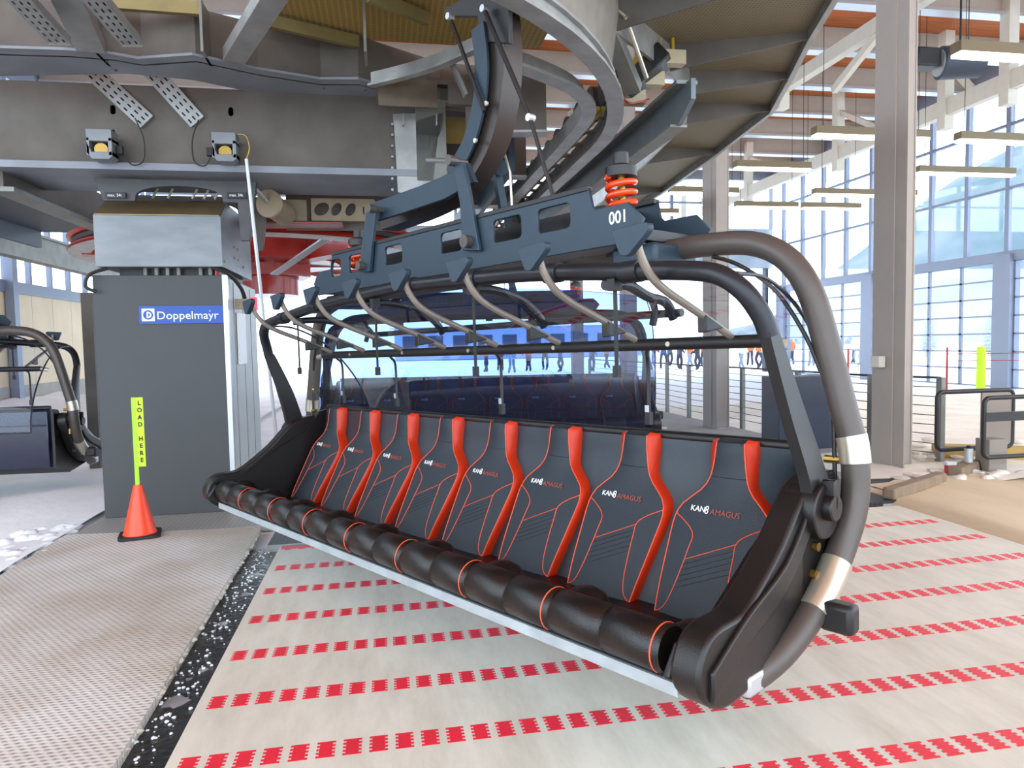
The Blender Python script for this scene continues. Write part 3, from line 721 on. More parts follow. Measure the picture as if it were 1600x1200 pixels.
# perforated trays
M_tray = grating_mat('perforated_tray', '#8d9290', .06, .028, .62)
tray = []
for qa, qb in (((229, 190), (150, 117)), ((308, 190), (243, 118))):
    a = P(*qa, y=6.76); c = P(*qb, z=4.0); tray.append((a, a+(c-a).normalized()*1.15, .14))
for qa, qb in (((93, 68), (10, -20)), ((206, 71), (130, -20))):
    a = P(*qa, y=5.55); c = P(*qb, y=4.9); tray.append((a, a+(c-a).normalized()*1.5, .14))
for i, (e0, e1, w) in enumerate(tray):
    p0 = Vector(e0); p1 = Vector(e1); L = (p1-p0).length; dr = (p1-p0).normalized(); xa = (Vector((1, 0, 0))-dr*dr.x).normalized()
    if xa.cross(dr).dot(CAM-p0) > 0: xa = -xa
    m = axes(p0, xa, dr)
    t = empty('cable_tray', M=m, label=['left perforated cable tray running up from the box girder', 'right perforated cable tray running up from the box girder', 'left of two perforated trays at the top edge, above the ring flange', 'right of two perforated trays at the top edge, above the ring flange'][i], cat='cable tray')
    b = MB(); n = int(L/.075)
    for side in (-1, 0, 1):
        pass
    hs = []
    for k in range(n):
        for sx in (-.045, 0, .045): hs.append([(sx-.007, .02+k*.075), (sx+.007, .02+k*.075), (sx+.007, .058+k*.075), (sx-.007, .058+k*.075)])
    plate('bottom', [[(-w/2, 0), (w/2, 0), (w/2, L), (-w/2, L)]]+hs, .004, Matrix(), M_steel_l, t, bev=0)
    b = MB(); b.bb((w/2, 0, 0), (w/2+.006, L, .05)); b.bb((-w/2-.006, 0, 0), (-w/2, L, .05)); b.bb((-w/2, -.005, -.01), (w/2, .0, .05)); b.build('side_rail', M_steel_l, t, smooth=False)
    MB().bb((-w/2+.01, .01, .02), (w/2-.01, L, .04)).build('cable_fill', M_black, t, smooth=False)

# contour ring of the terminal: web, lower flange
RZ = 3.92
lo = [(-120, 118), (0, 119), (100, 117), (200, 115), (300, 125), (400, 145), (500, 161), (600, 173), (690, 172), (770, 178)]
up = [(-120, 70), (0, 75), (100, 78), (170, 84), (215, 92), (300, 86), (400, 108), (500, 124), (560, 124), (690, 160), (770, 166)]
rg = empty('contour_ring', (-1, 5.8, RZ), label='steel ring flange coloured bluish as if lit from below, with dark web crossing the top left of the view', cat='steelwork')
def rl(p): return Vector((p[0]+1, p[1]-5.8, p[2]-RZ))
b = MB(); A = [rl(P(*q, z=RZ)) for q in lo]; B = [rl(P(*q, z=RZ)) for q in up]
b.prism(A+B[::-1], (0, 0, .02)); b.build('flange', M_flange, rg, smooth=False)
b = MB()
for i in range(len(B)-1):
    m0 = B[i]; m1 = B[i+1]; 
    b.prism([m0+Vector((0, .12, 0)), m1+Vector((0, .12, 0)), m1+Vector((0, .14, 0)), m0+Vector((0, .14, 0))], (0, 0, .42))
b.build('web', M_steel_d, rg, smooth=False)
b = MB()
for px in (-20, 168, 328, 572): q = rl(P(px, 100, z=RZ)); b.box(q+Vector((0, -.10, .2)), (.02, .3, .4))
b.pieces('stiffener', M_steel, rg, smooth=False)
b = MB()
for q in ((167, 95), (181, 109), (371, 110), (506, 137), (571, 140), (590, 162)): v = rl(P(*q, z=RZ)); b.cyl(v, v+Vector((0, 0, -.012)), .01, 8)
b.pieces('bolt', M_steel_d, rg)
for (qa, qb, w, lab) in (((142, 72), (95, -30), .20, 'wide pale steel strut at the upper left between the two cable trays'), ((365, 88), (440, -30), .17, 'pale steel strut slanting up left of the golden grating')):
    a = P(*qa, z=3.96); c = P(*qb, z=4.02)
    MB().bar(a, c, w, .10).build('steel_strut', M_steel_l, bevel=.004, smooth=False, label=lab, cat='strut')
# curved channel going up to the right from the ring
b = MB(); pa = [P(*q, z=3.90) for q in ((578, 132), (620, 122), (680, 104), (740, 78), (800, 50))]
b.sweep(cr(pa, 4), [(-.035, -.02), (.035, -.02), (.035, .0), (-.015, .0), (-.015, .11), (-.035, .11)])
b.build('channel_rail', M_steel_l, label='pale channel rail bending up right behind the hanger arm', cat='rail', smooth=False)
# platform grating above
b = MB()
b.prism([(-1.05, 4.2, 4.36), (1.1, 4.2, 4.36), (1.5, 5.2, 4.36), (1.5, 6.6, 4.36), (-.9, 6.6, 4.36)], (0, 0, .03)); pg = b.build('platform_grating', M_goldg, smooth=False, label='golden open grating platform at the top of the view', cat='grating')
for (qa, qb, lab) in (((415, 32), (560, 66), 'zinc angle bar under the golden grating, left of the hanger'), ((575, -8), (668, 30), 'short zinc angle bar under the grating nearest the hanger head'), ((180, 4), (312, 14), 'zinc angle bar at the top between tray and pale strut')):
    a = P(*qa, z=4.28); c = P(*qb, z=4.28); MB().bar(a, c, .05, .10).build('angle_bar', mat('zinc_angle', '#8d8054', .5, .4, noise=.1), smooth=False, label=lab, cat='angle bar')
# dark machine deck behind, with golden panels
b = MB(); b.bb((-.7, 6.9, 4.1), (1.5, 11.5, 4.16)); b.build('machine_deck', M_steel_d, smooth=False, label='dark underside of the machine deck above the bull wheel', cat='deck')
for (qa, qb, y, lab) in (((692, 182), (765, 226), 7.3, 'small golden chromated sheet right of the box girder end'), ((684, 250), (740, 300), 7.4, 'golden chromated sheet low behind the hanger arm'), ((590, 122), (684, 168), 6.5, 'tan sheet behind the pale channel rail, left of the hanger')):
    a = P(*qa, y=y); c = P(*qb, y=y); c.y += .02; MB().bb(a, c).build('golden_sheet' if y > 7 else 'tan_sheet', M_gold if y > 7 else mat('tan_plate', '#6f6455', .55, .3, noise=.15), smooth=False, label=lab, cat='sheet')
b = MB(); b.bb(P(700, 128, y=6.2), P(762, 168, y=6.25)); b.build('steel_sheet', M_steel_d, smooth=False, label='dark plate between the ring flange and the hanger arm', cat='sheet')
b = MB(); a = P(702, 90, y=5.9); c = P(728, 150, y=5.9); b.bar(a, c, .09, .03); b.build('short_stay', M_steel, smooth=False, label='short steel stay behind the left gas rod', cat='strut')
a = P(668, 250, y=6.3); c = P(700, 250, y=5.9)
b = MB(); b.cyl(a+Vector((0,0,0)), P(712, 252, y=6.0), .022, 10); b.cyl(P(700, 251, y=6.0), P(722, 254, y=6.0), .05, 12); b.build('buffer', M_steel_l, label='small round buffer right of the girder end plate', cat='buffer')

# bull wheel
bw = empty('bull_wheel', (-1.75, 11.5, 3.0), label='big red horizontal bull wheel behind the grey cabinet', cat='bull wheel')
def circ(r, z, n=72): return [(r*math.cos(2*math.pi*k/n), r*math.sin(2*math.pi*k/n), z) for k in range(n)]
b = MB(); n = 72
pr_ = [(2.42, .12), (2.45, .16), (2.40, .18), (2.30, .12), (2.30, .02), (2.40, -.04), (2.45, -.02), (2.42, .02), (2.33, .05), (2.33, .10)]
rows_ = []
for k in range(n+1):
    a = 2*math.pi*k/n; rows_.append([(r*math.cos(a), r*math.sin(a), z) for r, z in pr_+[pr_[0]]])
b.grid(rows_); b.build('rim', M_red, bw)
b = MB(); rows_ = []
for k in range(n+1):
    a = 2*math.pi*k/n; rows_.append([(r*math.cos(a), r*math.sin(a), z) for r, z in [(2.33, .03), (2.395, .045), (2.395, .105), (2.33, .12)]])
b.grid(rows_); b.build('liner', M_rim, bw)
b = MB()
rows_ = [[(r*math.cos(2*math.pi*k/n), r*math.sin(2*math.pi*k/n), z) for r, z in [(2.44, -.045), (2.38, -.06), (2.18, -.055), (2.18, .0)]] for k in range(n+1)]
b.grid(rows_); b.build('lower_face', M_white if False else mat('worn_rim_face', '#d9cfca', .4, noise=.1), bw)
b = MB()
for k in range(6):
    a = 2*math.pi*k/6+.3; b.bar((.3*math.cos(a), .3*math.sin(a), -.06), (2.28*math.cos(a), 2.28*math.sin(a), .03), .26, .2)
b.build('spoke', M_red, bw, smooth=False)
b = MB(); b.cyl((0, 0, -.12), (0, 0, .2), 1.0, 32); b.cyl((0, 0, -.33), (0, 0, -.10), .62, 6); b.cyl((0, 0, -.62), (0, 0, -.30), .42, 24); b.build('hub', M_red, bw)
b = MB(); b.bar((1.0, -1.9, .0), (.25, -1.2, -.42), .12, .02); b.build('stay_bar', M_alu, bw)
bw.scale = (1.08, 1.08, .95); bw.rotation_euler = (math.radians(-.8), 0, 0)
# beige drive plate with oval openings
def py_(y): 
    return y
q0 = P(486, 310, y=7.9); q1 = P(592, 346, y=7.9)
W_ = q1.x-q0.x; H_ = q0.z-q1.z
hs = []
for (fx, w, h) in ((.15, .16, .6), (.37, .11, .6), (.58, .11, .6)):
    hs.append([(fx*W_+W_*w*.7*math.cos(t)+.02*math.sin(t), H_*.52+H_*.3*math.sin(t)) for t in [2*math.pi*k/14 for k in range(14)]])
hs.append([(W_*.76, H_*.3), (W_*.79, H_*.3), (W_*.79, H_*.65), (W_*.76, H_*.65)])
dp = empty('drive_machine', (q0.x, 7.9, q1.z), label='beige drive frame plate with oval openings above the bull wheel', cat='machine frame')
plate('side_plate', [[(0, 0), (W_, 0), (W_, H_*.8), (W_*.92, H_), (0, H_)]]+hs, .02, axes((0, 0, 0), (1, 0, 0), (0, 0, 1), (0, -1, 0)), M_beige, dp)
MB().bb((-.3, .3, -.05), (W_+.3, .34, H_+.2)).build('rear_plate', M_steel_d, dp, smooth=False)
MB().bb((-.55, .02, 0), (-.05, .3, H_*.95)).build('housing', M_beige, dp, smooth=False)
MB().bb((-.7, -.05, -.04), (W_*.45, .3, -.02)).build('red_shelf', mat('faded_red', '#9a4a40', .5), dp, smooth=False)
t = empty('gear_motor', P(427, 322, y=7.6), label='beige flanged motor to the left of the drive frame', cat='motor')
MB().cyl((-.02, -.12, 0), (.08, .25, -.04), .12, 20).build('housing', M_beige, t); MB().cyl((-.03, -.15, 0), (-.01, -.11, 0), .14, 20).build('flange', mat('pale_beige', '#a8967c', .5, .2), t)
MB().tube([(-.02, -.13, .0), (-.16, -.35, .16)], .022, 8).build('shaft', M_steel_l, t)

# left side: longitudinal girder, gutter beam, rack
b = MB(); b.bb((-3.35, 6.9, 3.02), (-3.15, 9.9, 3.06), 0); b.bb((-3.27, 6.9, 3.06), (-3.23, 9.9, 3.45), 1); b.build('side_girder', [M_steel, M_steel_d], smooth=False, label='steel girder running back at the left under the box girder', cat='girder')
b = MB(); b.bb((-7.15, 9, 3.45), (-6.9, 30, 3.95), 0); b.bb((-7.2, 9, 3.95), (-6.85, 30, 4.0), 0)
b.build('gutter_beam', M_steel, smooth=False, label='long bluish steel beam running back along the left wall', cat='beam')
b = MB(); b.bb((-6.5, 11, 3.9), (-5.0, 15, 4.0)); b.bb((-6.5, 11, 3.6), (-6.42, 15, 3.9)); b.build('dark_platform', M_mulld, smooth=False, label='dark platform underside above the left beam', cat='platform')
q = P(150, 690, y=10.5)
t = empty('slotted_post', (q.x, 10.5, 0), label='dark slotted post just behind the left edge of the cabinet', cat='post')
MB().box((0, 0, 1.2), (.14, .14, 2.4)).build('post', M_steel_d, t, smooth=False)
b = MB()
for k in range(8): b.box((-.075, 0, .3+.25*k), (.01, .04, .14))
b.pieces('slot', M_black, t, smooth=False)

# curved rails of the turnaround
C0 = Vector((-1.5, 6.5, 0)); RR = 3.5
def arc(r, z, a0, a1, n=28): return [(C0.x+r*math.cos(math.radians(a0+(a1-a0)*k/n)), C0.y+r*math.sin(math.radians(a0+(a1-a0)*k/n)), z) for k in range(n+1)]
outer_path = arc(RR, 3.42, -120, 0)+[(2.0, 8.2, 3.42), (2.0, 11, 3.42), (2.0, 16, 3.42)]
b = MB(); b.sweep(outer_path, [(-.055, 0), (.075, 0), (.075, .02), (.0, .02), (.0, .13), (.03, .13), (.03, .15), (-.055, .15), (-.055, .13), (-.02, .13), (-.02, .02), (-.055, .02)])
b.build('outer_rail', M_steel_l, label='big curved pale running rail sweeping round from the top to the right', cat='rail', ang=30)
inner_path = cr([(.72, 4.62, 3.42), (.97, 4.74, 3.42), (1.41, 5.1, 3.42), (1.62, 5.55, 3.42), (1.66, 6.3, 3.42), (1.64, 8.0, 3.42), (1.64, 12, 3.42), (1.64, 16, 3.42)], 6)
b = MB(); b.sweep(inner_path, [(-.03, 0), (.09, 0), (.09, .02), (.0, .02), (.0, .14), (-.03, .14)])
b.build('inner_rail', M_steel_l, label='inner curved rail with bolt holes inside the big rail', cat='rail', ang=30)
b = MB(); b.sweep(arc(RR-.06, 3.58, -125, -14), [(-.012, 0), (.012, 0), (.10, .58), (.076, .58)]); b.build('curved_skirt', M_steel_d if False else mat('skirt_steel', '#8b8176', .5, .4, noise=.12), label='tall curved steel skirt above the big running rail', cat='steel plate', ang=60)
# ribs between the rails and the machine
for i, (xa, ya, xb, yb, lab) in enumerate(((.75, 6.25, 1.45, 6.15, 'upper cross rib between the curved rails'), (.1, 7.9, 1.6, 7.8, 'middle cross rib between the curved rails'), (.1, 9.6, 1.6, 9.5, 'rear cross rib between the curved rails'))):
    t = empty('cross_rib', (xa, ya, 3.45), label=lab, cat='rib')
    MB().bar((0, 0, .26), (xb-xa, yb-ya, .26), .02, .5).build('web', M_steel_d, t, smooth=False)
    MB().bar((0, 0, .0), (xb-xa, yb-ya, .0), .16, .02).build('flange', M_steel_l, t, smooth=False)
# straight girders at the right of the rails
t = empty('parallel_girder', (2.46, 5.35, 3.4), label='blue-grey girder with a cut end running back right of the hanger', cat='girder')
MB().prism([(-.02, .25, 0), (-.02, .0, .12), (-.02, .0, .28), (-.02, 9, .28), (-.02, 9, 0)], (.04, 0, 0)).build('web', mat('grey_blue_girder', '#6e787d', .5, .3, noise=.08), t, smooth=False)
MB().bb((-.10, .1, .27), (.08, 9, .30)).build('top_flange', M_steel, t, smooth=False); MB().bb((-.07, .3, -.01), (.08, 9, .01)).build('bottom_flange', M_steel, t, smooth=False)
b = MB(); b.bb((1.28, 7.1, 3.35), (1.34, 13, 3.85)); b.build('blue_web_plate', M_blueg, smooth=False, label='blue-grey web plate behind the inner curved rail', cat='steel plate')
# tyre bank with yellow belts
tb = empty('tyre_conveyor', (1.83, 6, 3.62), label='tyre conveyor with yellow belts between the two straight rails', cat='tyre conveyor')
for k in range(16):
    y = -.2+.42*k
    MB().cyl((.03, y, .12), (.11, y, .12), .15, 16).build('tyre', M_black, tb)
    MB().box((.03, y+.21, -.06), (.24, .09, .02)).build('cross_plate', M_beige, tb, smooth=False)
for x in (-.045, -.005): MB().bb((x-.013, -.3, -.10), (x+.013, 6.3, -.07)).build('yellow_belt', M_yel, tb, smooth=False)
MB().bb((.12, -.3, .02), (.15, 6.3, .12)).build('side_rail', M_beige, tb, smooth=False)
# drive box with yellow edge near the walkway
a = P(978, 146, z=3.85); c = P(1040, 84, z=4.15)
t = empty('belt_drive', a, label='black drive box with yellow belts and red cable hanging beside the walkway', cat='drive box')
MB().bar((0, 0, 0), c-a, .30, .16).build('casing', M_black, t, smooth=False, bevel=.01)
MB().bar(Vector((-.17, .02, .0)), c-a+Vector((-.17, .02, 0)), .03, .10).build('yellow_belt', M_yel, t, smooth=False)
MB().bar(Vector((-.14, .02, .0)), c-a+Vector((-.14, .02, 0)), .015, .16).build('yellow_belt', M_yel, t, smooth=False)
for f in (-.02, .45, .98): MB().box((c-a)*f+Vector((0, 0, -.03)), (.36, .10, .12)).build('end_plate', mat('cream_plate', '#b9a98c', .5, .1), t, smooth=False)
MB().tube(cr([(-.08, -.08, -.06), (.0, -.1, -.12), (.12, -.1, -.10), (.2, -.05, -.06)], 5), .010, 6).build('red_cable', M_red, t)
for dx in (-.05, .07): MB().tube([(c-a)+Vector((dx, 0, 0)), (c-a)+Vector((dx+.03, .1, .55))], .015, 6).build('hanger_rod', M_yel, t)
a = P(950, 45, z=4.1); c = P(990, 140, z=3.8)
b = MB(); b.bar(a, c, .14, .10, 0); b.tube([a+Vector((.1, -.12, .05)), c+Vector((.06, -.15, .05))], .02, 8, 1); b.tube([a+Vector((.0, -.12, .12)), a+Vector((.1, -.12, .05))], .012, 6, 1)
b.build('slanted_strut', [M_steel, M_chrome], label='slanted steel strut with a small bright conduit left of the walkway', cat='strut')

# maintenance walkway seen from below
WZ = 4.3
inn = [(1.0, 4.75), (1.86, 5.48), (2.62, 6.22), (3.06, 6.77), (3.42, 7.67), (3.62, 9.48), (3.80, 12), (3.95, 15.5)]
out = [(2.7, 3.3), (3.3, 4.5), (3.76, 5.8), (4.12, 6.7), (4.48, 7.65), (4.70, 9.48), (4.92, 12), (5.10, 15.5)]
wk = empty('walkway', (3, 7, WZ), label='wide walkway of open grating curving overhead at the upper right', cat='walkway')
def wl(p, z=0): return Vector((p[0]-3, p[1]-7, z))
b = MB(); b.prism([wl(p) for p in inn]+[wl(p) for p in out[::-1]], (0, 0, .03)); b.build('grating', M_walk, wk, smooth=False)
b = MB()
for i in range(len(out)-1): b.bar(wl(out[i], -.02), wl(out[i+1], -.02), .05, .14)
b.build('outer_edge', M_steel_l, wk, smooth=False)
b = MB()
for i in range(len(inn)-1): b.bar(wl(inn[i], -.10), wl(inn[i+1], -.10), .03, .30)
b.build('inner_edge', M_steel_l, wk, smooth=False)
for i in range(1, 8):
    a = wl(inn[i]); c = wl(out[i]); 
    MB().prism([a+Vector((0, -.02, 0)), a+Vector((0, -.02, -.24)), c+Vector((0, -.02, -.06)), c+Vector((0, -.02, 0))], (0, .03, 0)).build('rib', M_steel_d, wk, smooth=False)
#PART4
# ------------------------------------------------------------------ the eight-seat chair
UX = (ROT @ Vector((-180-800, -(578-600), -F_PX))).normalized()
UY = Vector((0, 0, 1)).cross(UX).normalized(); UZ = UX.cross(UY)
CHO = Vector((.574, 4.387, 0))
CM = Matrix((UX, UY, UZ)).transposed().to_4x4(); CM.translation = CHO
CMI = CM.inverted()
def LY(px, py, y):
    """point of the chair's own space on its plane Y = y that the photo shows at this pixel"""
    o = CMI @ CAM; r = CMI.to_3x3() @ (ROT @ Vector((px-800, -(py-600), -F_PX)))
    return o + r*((y-o.y)/r.y)
def interp(tab, v):
    tab = sorted(tab)
    if v <= tab[0][0]: return tab[0][1]
    for (a, b), (c, d) in zip(tab, tab[1:]):
        if v <= c: t = (v-a)/(c-a); return b+(d-b)*t
    return tab[-1][1]
LEAN = [(1.15, -.01), (1.12, 0), (1.0, .01), (.9, .04), (.8, .09), (.7, .15), (.6, .21), (.5, .27), (.36, .34)]
FW = [(1.15, .066), (1.05, .075), (.98, .088), (.94, .105), (.905, .14), (.875, .185), (.84, .216), (.80, .228), (.76, .228), (.7, .221), (.6, .211), (.5, .199), (.40, .186), (.36, .17)]
OFFS = [(1.15, .03), (1.09, .032), (1.0, .016), (.94, .002), (.88, .001), (.8, .003), (.7, .004), (.6, .001), (.36, -.006)]
def lean(z): return (interp(LEAN, z-.03)+interp(LEAN, z)+interp(LEAN, z+.03))/3
def fw(z): return (interp(FW, z-.02)+interp(FW, z)+interp(FW, z+.02))/3
TH = .065
def surf(x, z, off=0.0):
    w = fw(z); q = min(1, abs(x)/w); return Vector((x, lean(z)+TH-.012*q*q+off, z+off*.4))

def make_seat(root, xi, far):
    zs = [1.135-.0155*k for k in range(51)]
    rows_ = []
    for z in zs:
        w = fw(z); rows_.append([surf(w*u/6, z)+Vector((xi, 0, 0)) for u in range(-6, 7)])
    top = [Vector((p.x, lean(1.14)+.02, 1.15)) for p in rows_[0]]; top2 = [Vector((p.x, lean(1.14)-.05, 1.145)) for p in rows_[0]]
    s = MB().grid([top2, top]+rows_).build('seat', M_vinyl, root, ang=60)
    for sd in (-1, 1):
        rows_ = []
        for z in zs:
            w = fw(z); base = Vector((xi+sd*(w+interp(OFFS, z)), lean(z)-.03, z)); fr = surf(sd*w, z)+Vector((xi, 0, 0)); mid = Vector((xi+sd*(w+interp(OFFS, z)+.005), lean(z)+TH*.45, z))
            rows_.append([fr, fr+Vector((sd*.004, -.006, 0)), mid, base])
        t0 = [Vector((xi+sd*fw(1.135), lean(1.14)-.05, 1.145)) for _ in range(1)]
        cap = [rows_[0][0]+Vector((0, -.03, .014)), rows_[0][1]+Vector((0, -.035, .012)), rows_[0][2]+Vector((0, -.03, .008)), rows_[0][3]]
        MB().grid([cap]+rows_).build('side_bolster', M_orange, s, ang=70, label='orange vinyl side')
    b = MB()
    for sd in (-1, 1):
        b.tube([surf(sd*fw(z), z, .001)+Vector((xi, 0, 0)) for z in zs[::2]], .0028, 6)
    for sd in (-1, 1):                                     # inner seam outlining the side wings
        tab = [(sd*(fw(.80)), .812), (sd*.165, .785), (sd*.120, .757), (sd*.104, .73), (sd*.108, .69), (sd*.114, .62), (sd*.128, .52), (sd*.145, .465), (sd*.165, .44), (sd*fw(.43)*.98, .43)]
        b.tube([surf(p.x, p.z, .001)+Vector((xi, 0, 0)) for p in cr([Vector((a, 0, c)) for a, c in tab], 5)], .0022, 5)
    b.tube([surf(-.104+.21*k/8, .735-.09*k/8, .0005)+Vector((xi, 0, 0)) for k in range(9)], .0016, 5)
    b.build('piping', M_pipe, s)
    b = MB()
    for q in range(1, 6):
        b.tube([surf(-.108+.22*k/8, .735-.09*k/8-.022*q, .0)+Vector((xi, 0, 0)) for k in range(9)], .0014, 4)
    b.tube([surf(fw(.985)*u/5, .985, 0)+Vector((xi, 0, 0)) for u in range(-5, 6)], .0016, 4)
    b.build('stitching', M_stitch, s)
    # printed word on the chest panel: white KAN and a tall 8, thin red AMAGUS
    up = Vector((0, lean(.86)-lean(.82), .04)).normalized(); nx = Vector((-1, 0, 0))
    def tm(x, z, off=.004): return axes(surf(x, z, off)+Vector((xi, 0, 0)), nx, up)
    text_obj('print', 'KAN', .035, tm(.152, .832), M_white, s, ext=.0008, bold=.0003)
    text_obj('print', '8', .052, tm(.079, .828), M_white, s, ext=.0008, sx=.8)
    text_obj('print', 'AMAGUS', .036, tm(.050, .829), M_redp, s, ext=.0008, sx=1.0, bold=-.0004)
    return s

def side_panel(root, s):
    x = 2.2*s
    poly = [(.70, .405), (.84, .40), (.94, .45), (.985, .53), (.95, .62), (.88, .665), (.76, .672), (.70, .685), (.62, .73), (.45, .85), (.30, .99), (.18, 1.05), (.02, 1.06), (-.04, .96), (.05, .80), (.15, .64), (.30, .50), (.50, .43)]
    b = MB(); b.prism([(x-.055, y, z) for y, z in cr([Vector((a, c, 0)) for a, c in poly], 3, True) for y, z in ((y, z),)] if False else [(x-.055, p.x, p.y) for p in cr([Vector((a, c, 0)) for a, c in poly], 3, True)], (.11, 0, 0))
    o = b.build('side_panel', M_plast, root, bevel=.014)
    # raised ridge, lower cap
    b = MB(); b.sweep(cr([(x-.06*s*-1, .93, .50), (x+.06*s, .72, .62), (x+.06*s, .45, .74), (x+.06*s, .25, .93)], 5), [(-.012, -.05), (.012, -.05), (.012, .05), (-.012, .05)])
    b.build('ridge', M_plast, o, bevel=.008)
    b = MB(); b.bar((x-s*.07, .80, .45), (x-s*.07, .95, .56), .03, .12); b.build('inner_cap', M_plast, o, bevel=.01)

def make_chair(M):
    root = empty('chairlift_chair', M=M)
    # carrying hoop
    half = [(0, 0, 2.02), (1.0, 0, 2.02), (1.40, 0, 2.015), (1.75, 0, 2.01), (1.93, 0, 1.98), (2.06, 0, 1.90), (2.15, 0, 1.76), (2.215, 0, 1.54), (2.275, 0, 1.30), (2.315, .0, 1.13), (2.32, .02, .93), (2.30, .13, .73), (2.285, .30, .58), (2.25, .48, .465), (2.20, .66, .40)]
    for s in (-1, 1):
        p = cr([(s*a, b_, c) for a, b_, c in half], 5)
        MB().tube(p, .052, 18).build('hoop_tube', M_tube, root)
        b = MB()
        for k0, k1 in ((2.0, 0),):
            pass
        def clamp(i0, i1, m, nm, r=.058):
            b = MB(); b.tube(p[i0:i1], r, 18); b.build(nm, m, root)
        clamp(43, 47, M_chrome, 'hoop_clamp'); clamp(55, 61, M_chrome, 'hoop_clamp')
        b = MB(); q = Vector((s*2.225, .62, .42)); b.box(q, (.075, .17, .075)); b.build('hoop_foot', M_alu, root, bevel=.015)
        b = MB(); b.box((s*2.37, .27, .575), (.12, .08, .11)); b.build('bumper', M_black, root, bevel=.02)
        # bubble arm and hub
        pa = cr([(s*2.255, .2, .98), (s*2.25, .21, 1.06), (s*2.215, .30, 1.32), (s*2.195, .42, 1.60)], 5)
        wd_ = [.075, .075, .06, .042]; b = MB(); rows_ = []
        for j, p_ in enumerate(pa):
            w_ = interp([(0, .07), (.25, .075), (.6, .062), (1, .036)], j/(len(pa)-1)); rows_.append([p_+Vector((dx, dy, 0)) for dx, dy in ((-.022, -w_), (.022, -w_), (.030, -w_*.6), (.030, w_*.6), (.022, w_), (-.022, w_), (-.022, -w_))])
        b.grid(rows_); b.build('bubble_arm', M_black, root, ang=50)
        b = MB(); b.cyl((s*2.17, .2, .935), (s*2.30, .2, .935), .105, 28); b.cyl((s*2.295, .2, .95), (s*2.335, .2, .95), .05, 16); b.box((s*2.31, .2, 1.0), (.05, .03, .11)); b.build('hub', M_plast, root, bevel=.006)
        b = MB(); b.tube([(s*2.245, .02, 1.30), (s*2.255, .03, .84)], .009, 8, 0); b.cyl((s*2.245, .02, 1.28), (s*2.245, .02, 1.33), .016, 8, 1); b.cyl((s*2.255, .03, .82), (s*2.255, .03, .88), .018, 8, 1); b.cyl((s*2.21, .02, 1.10), (s*2.27, .02, 1.10), .016, 8, 1)
        b.build('gas_strut', [M_black, M_brass], root)
        b = MB(); b.tube(cr([(s*1.72, .02, 1.955), (s*1.86, .04, 1.90), (s*2.02, .04, 1.78), (s*2.14, .04, 1.60), (s*2.20, .03, 1.45)], 6), .009, 8); b.build('hose', M_black, root)
        side_panel(root, s)
        b = MB(); b.box((s*2.23, .24, .72), (.05, .14, .26), 0)
        for (y, z) in ((.22, .80), (.24, .70), (.30, .62)): b.cyl((s*2.22, y, z), (s*2.275, y, z), .017, 10, 1)
        b.build('bolt_plate', [M_black, M_brass], root)
    # bubble top tube
    tp = [(-2.195, .42, 1.59), (-2.18, .44, 1.66), (-2.13, .48, 1.755), (-2.03, .50, 1.825), (-1.85, .5, 1.855), (-1.69, .5, 1.868), (-1.1, .5, 1.92), (-.4, .5, 1.95)]
    tp = tp+[(0, .50, 1.96)]+[(-a, b_, c) for a, b_, c in tp[::-1]]
    MB().tube(cr(tp, 4), .038, 14).build('bubble_tube', M_dtube, root)
    for x in (-1.65, -1.2, -.62, -.05, .55, 1.15, 1.7):
        z = interp([(-1.85, 1.855), (-1.69, 1.868), (-1.1, 1.92), (-.4, 1.95), (0, 1.96), (.4, 1.95), (1.1, 1.92), (1.69, 1.868), (1.85, 1.855)], x); b = MB(); b.cyl((x-.045, .5, z), (x+.045, .5, z), .046, 14); b.build('tube_bearing', M_dtube, root)
    # carrier beam
    top, bot, n_ = 2.305, 2.03, 1.27
    outer = [(-1.50, bot), (-1.56, 2.12), (-1.48, 2.20), (-n_-.02, 2.20), (-n_, 2.22), (-n_+.02, top), (n_-.02, top), (n_, 2.22), (n_+.02, 2.20), (1.48, 2.20), (1.56, 2.12), (1.50, bot)]
    hs = [rrect(c, 2.205, w, .125, .028, 3) for c, w in ((1.20, .15), (.91, .21), (.43, .21), (-.185, .21), (-.675, .23), (-1.02, .23))]
    mf = axes((0, .30, 0), (1, 0, 0), (0, 0, 1), (0, -1, 0))
    cb = plate('carrier_beam', [outer]+hs, .012, mf, M_blueg, root, bev=.003)
    mr = axes((0, -.22, 0), (1, 0, 0), (0, 0, 1), (0, -1, 0))
    plate('rear_plate', [outer]+hs, .012, mr, M_blueg, cb, bev=.003)
    ov = [[(c+.15*math.cos(t), .04+.06*math.sin(t)) for t in [2*math.pi*k/16 for k in range(16)]] for c in (-1.0, -.5, 0, .5, 1.0)]
    plate('bottom_plate', [[(-1.45, -.22), (1.45, -.22), (1.45, .30), (-1.45, .30)]]+ov, .01, axes((0, 0, 2.035), (1, 0, 0), (0, 1, 0)), M_box, cb, bev=0)
    MB().bb((-1.16, -.20, 2.13), (1.18, .10, 2.27)).build('inner_beam', M_black, cb, smooth=False)
    b = MB(); b.bb((-n_+.02, .27, top-.01), (n_-.02, .315, top+.015)); b.bb((-n_+.02, -.24, top-.01), (n_-.02, -.19, top+.015)); b.build('top_lip', M_black, cb, smooth=False, bevel=.004)
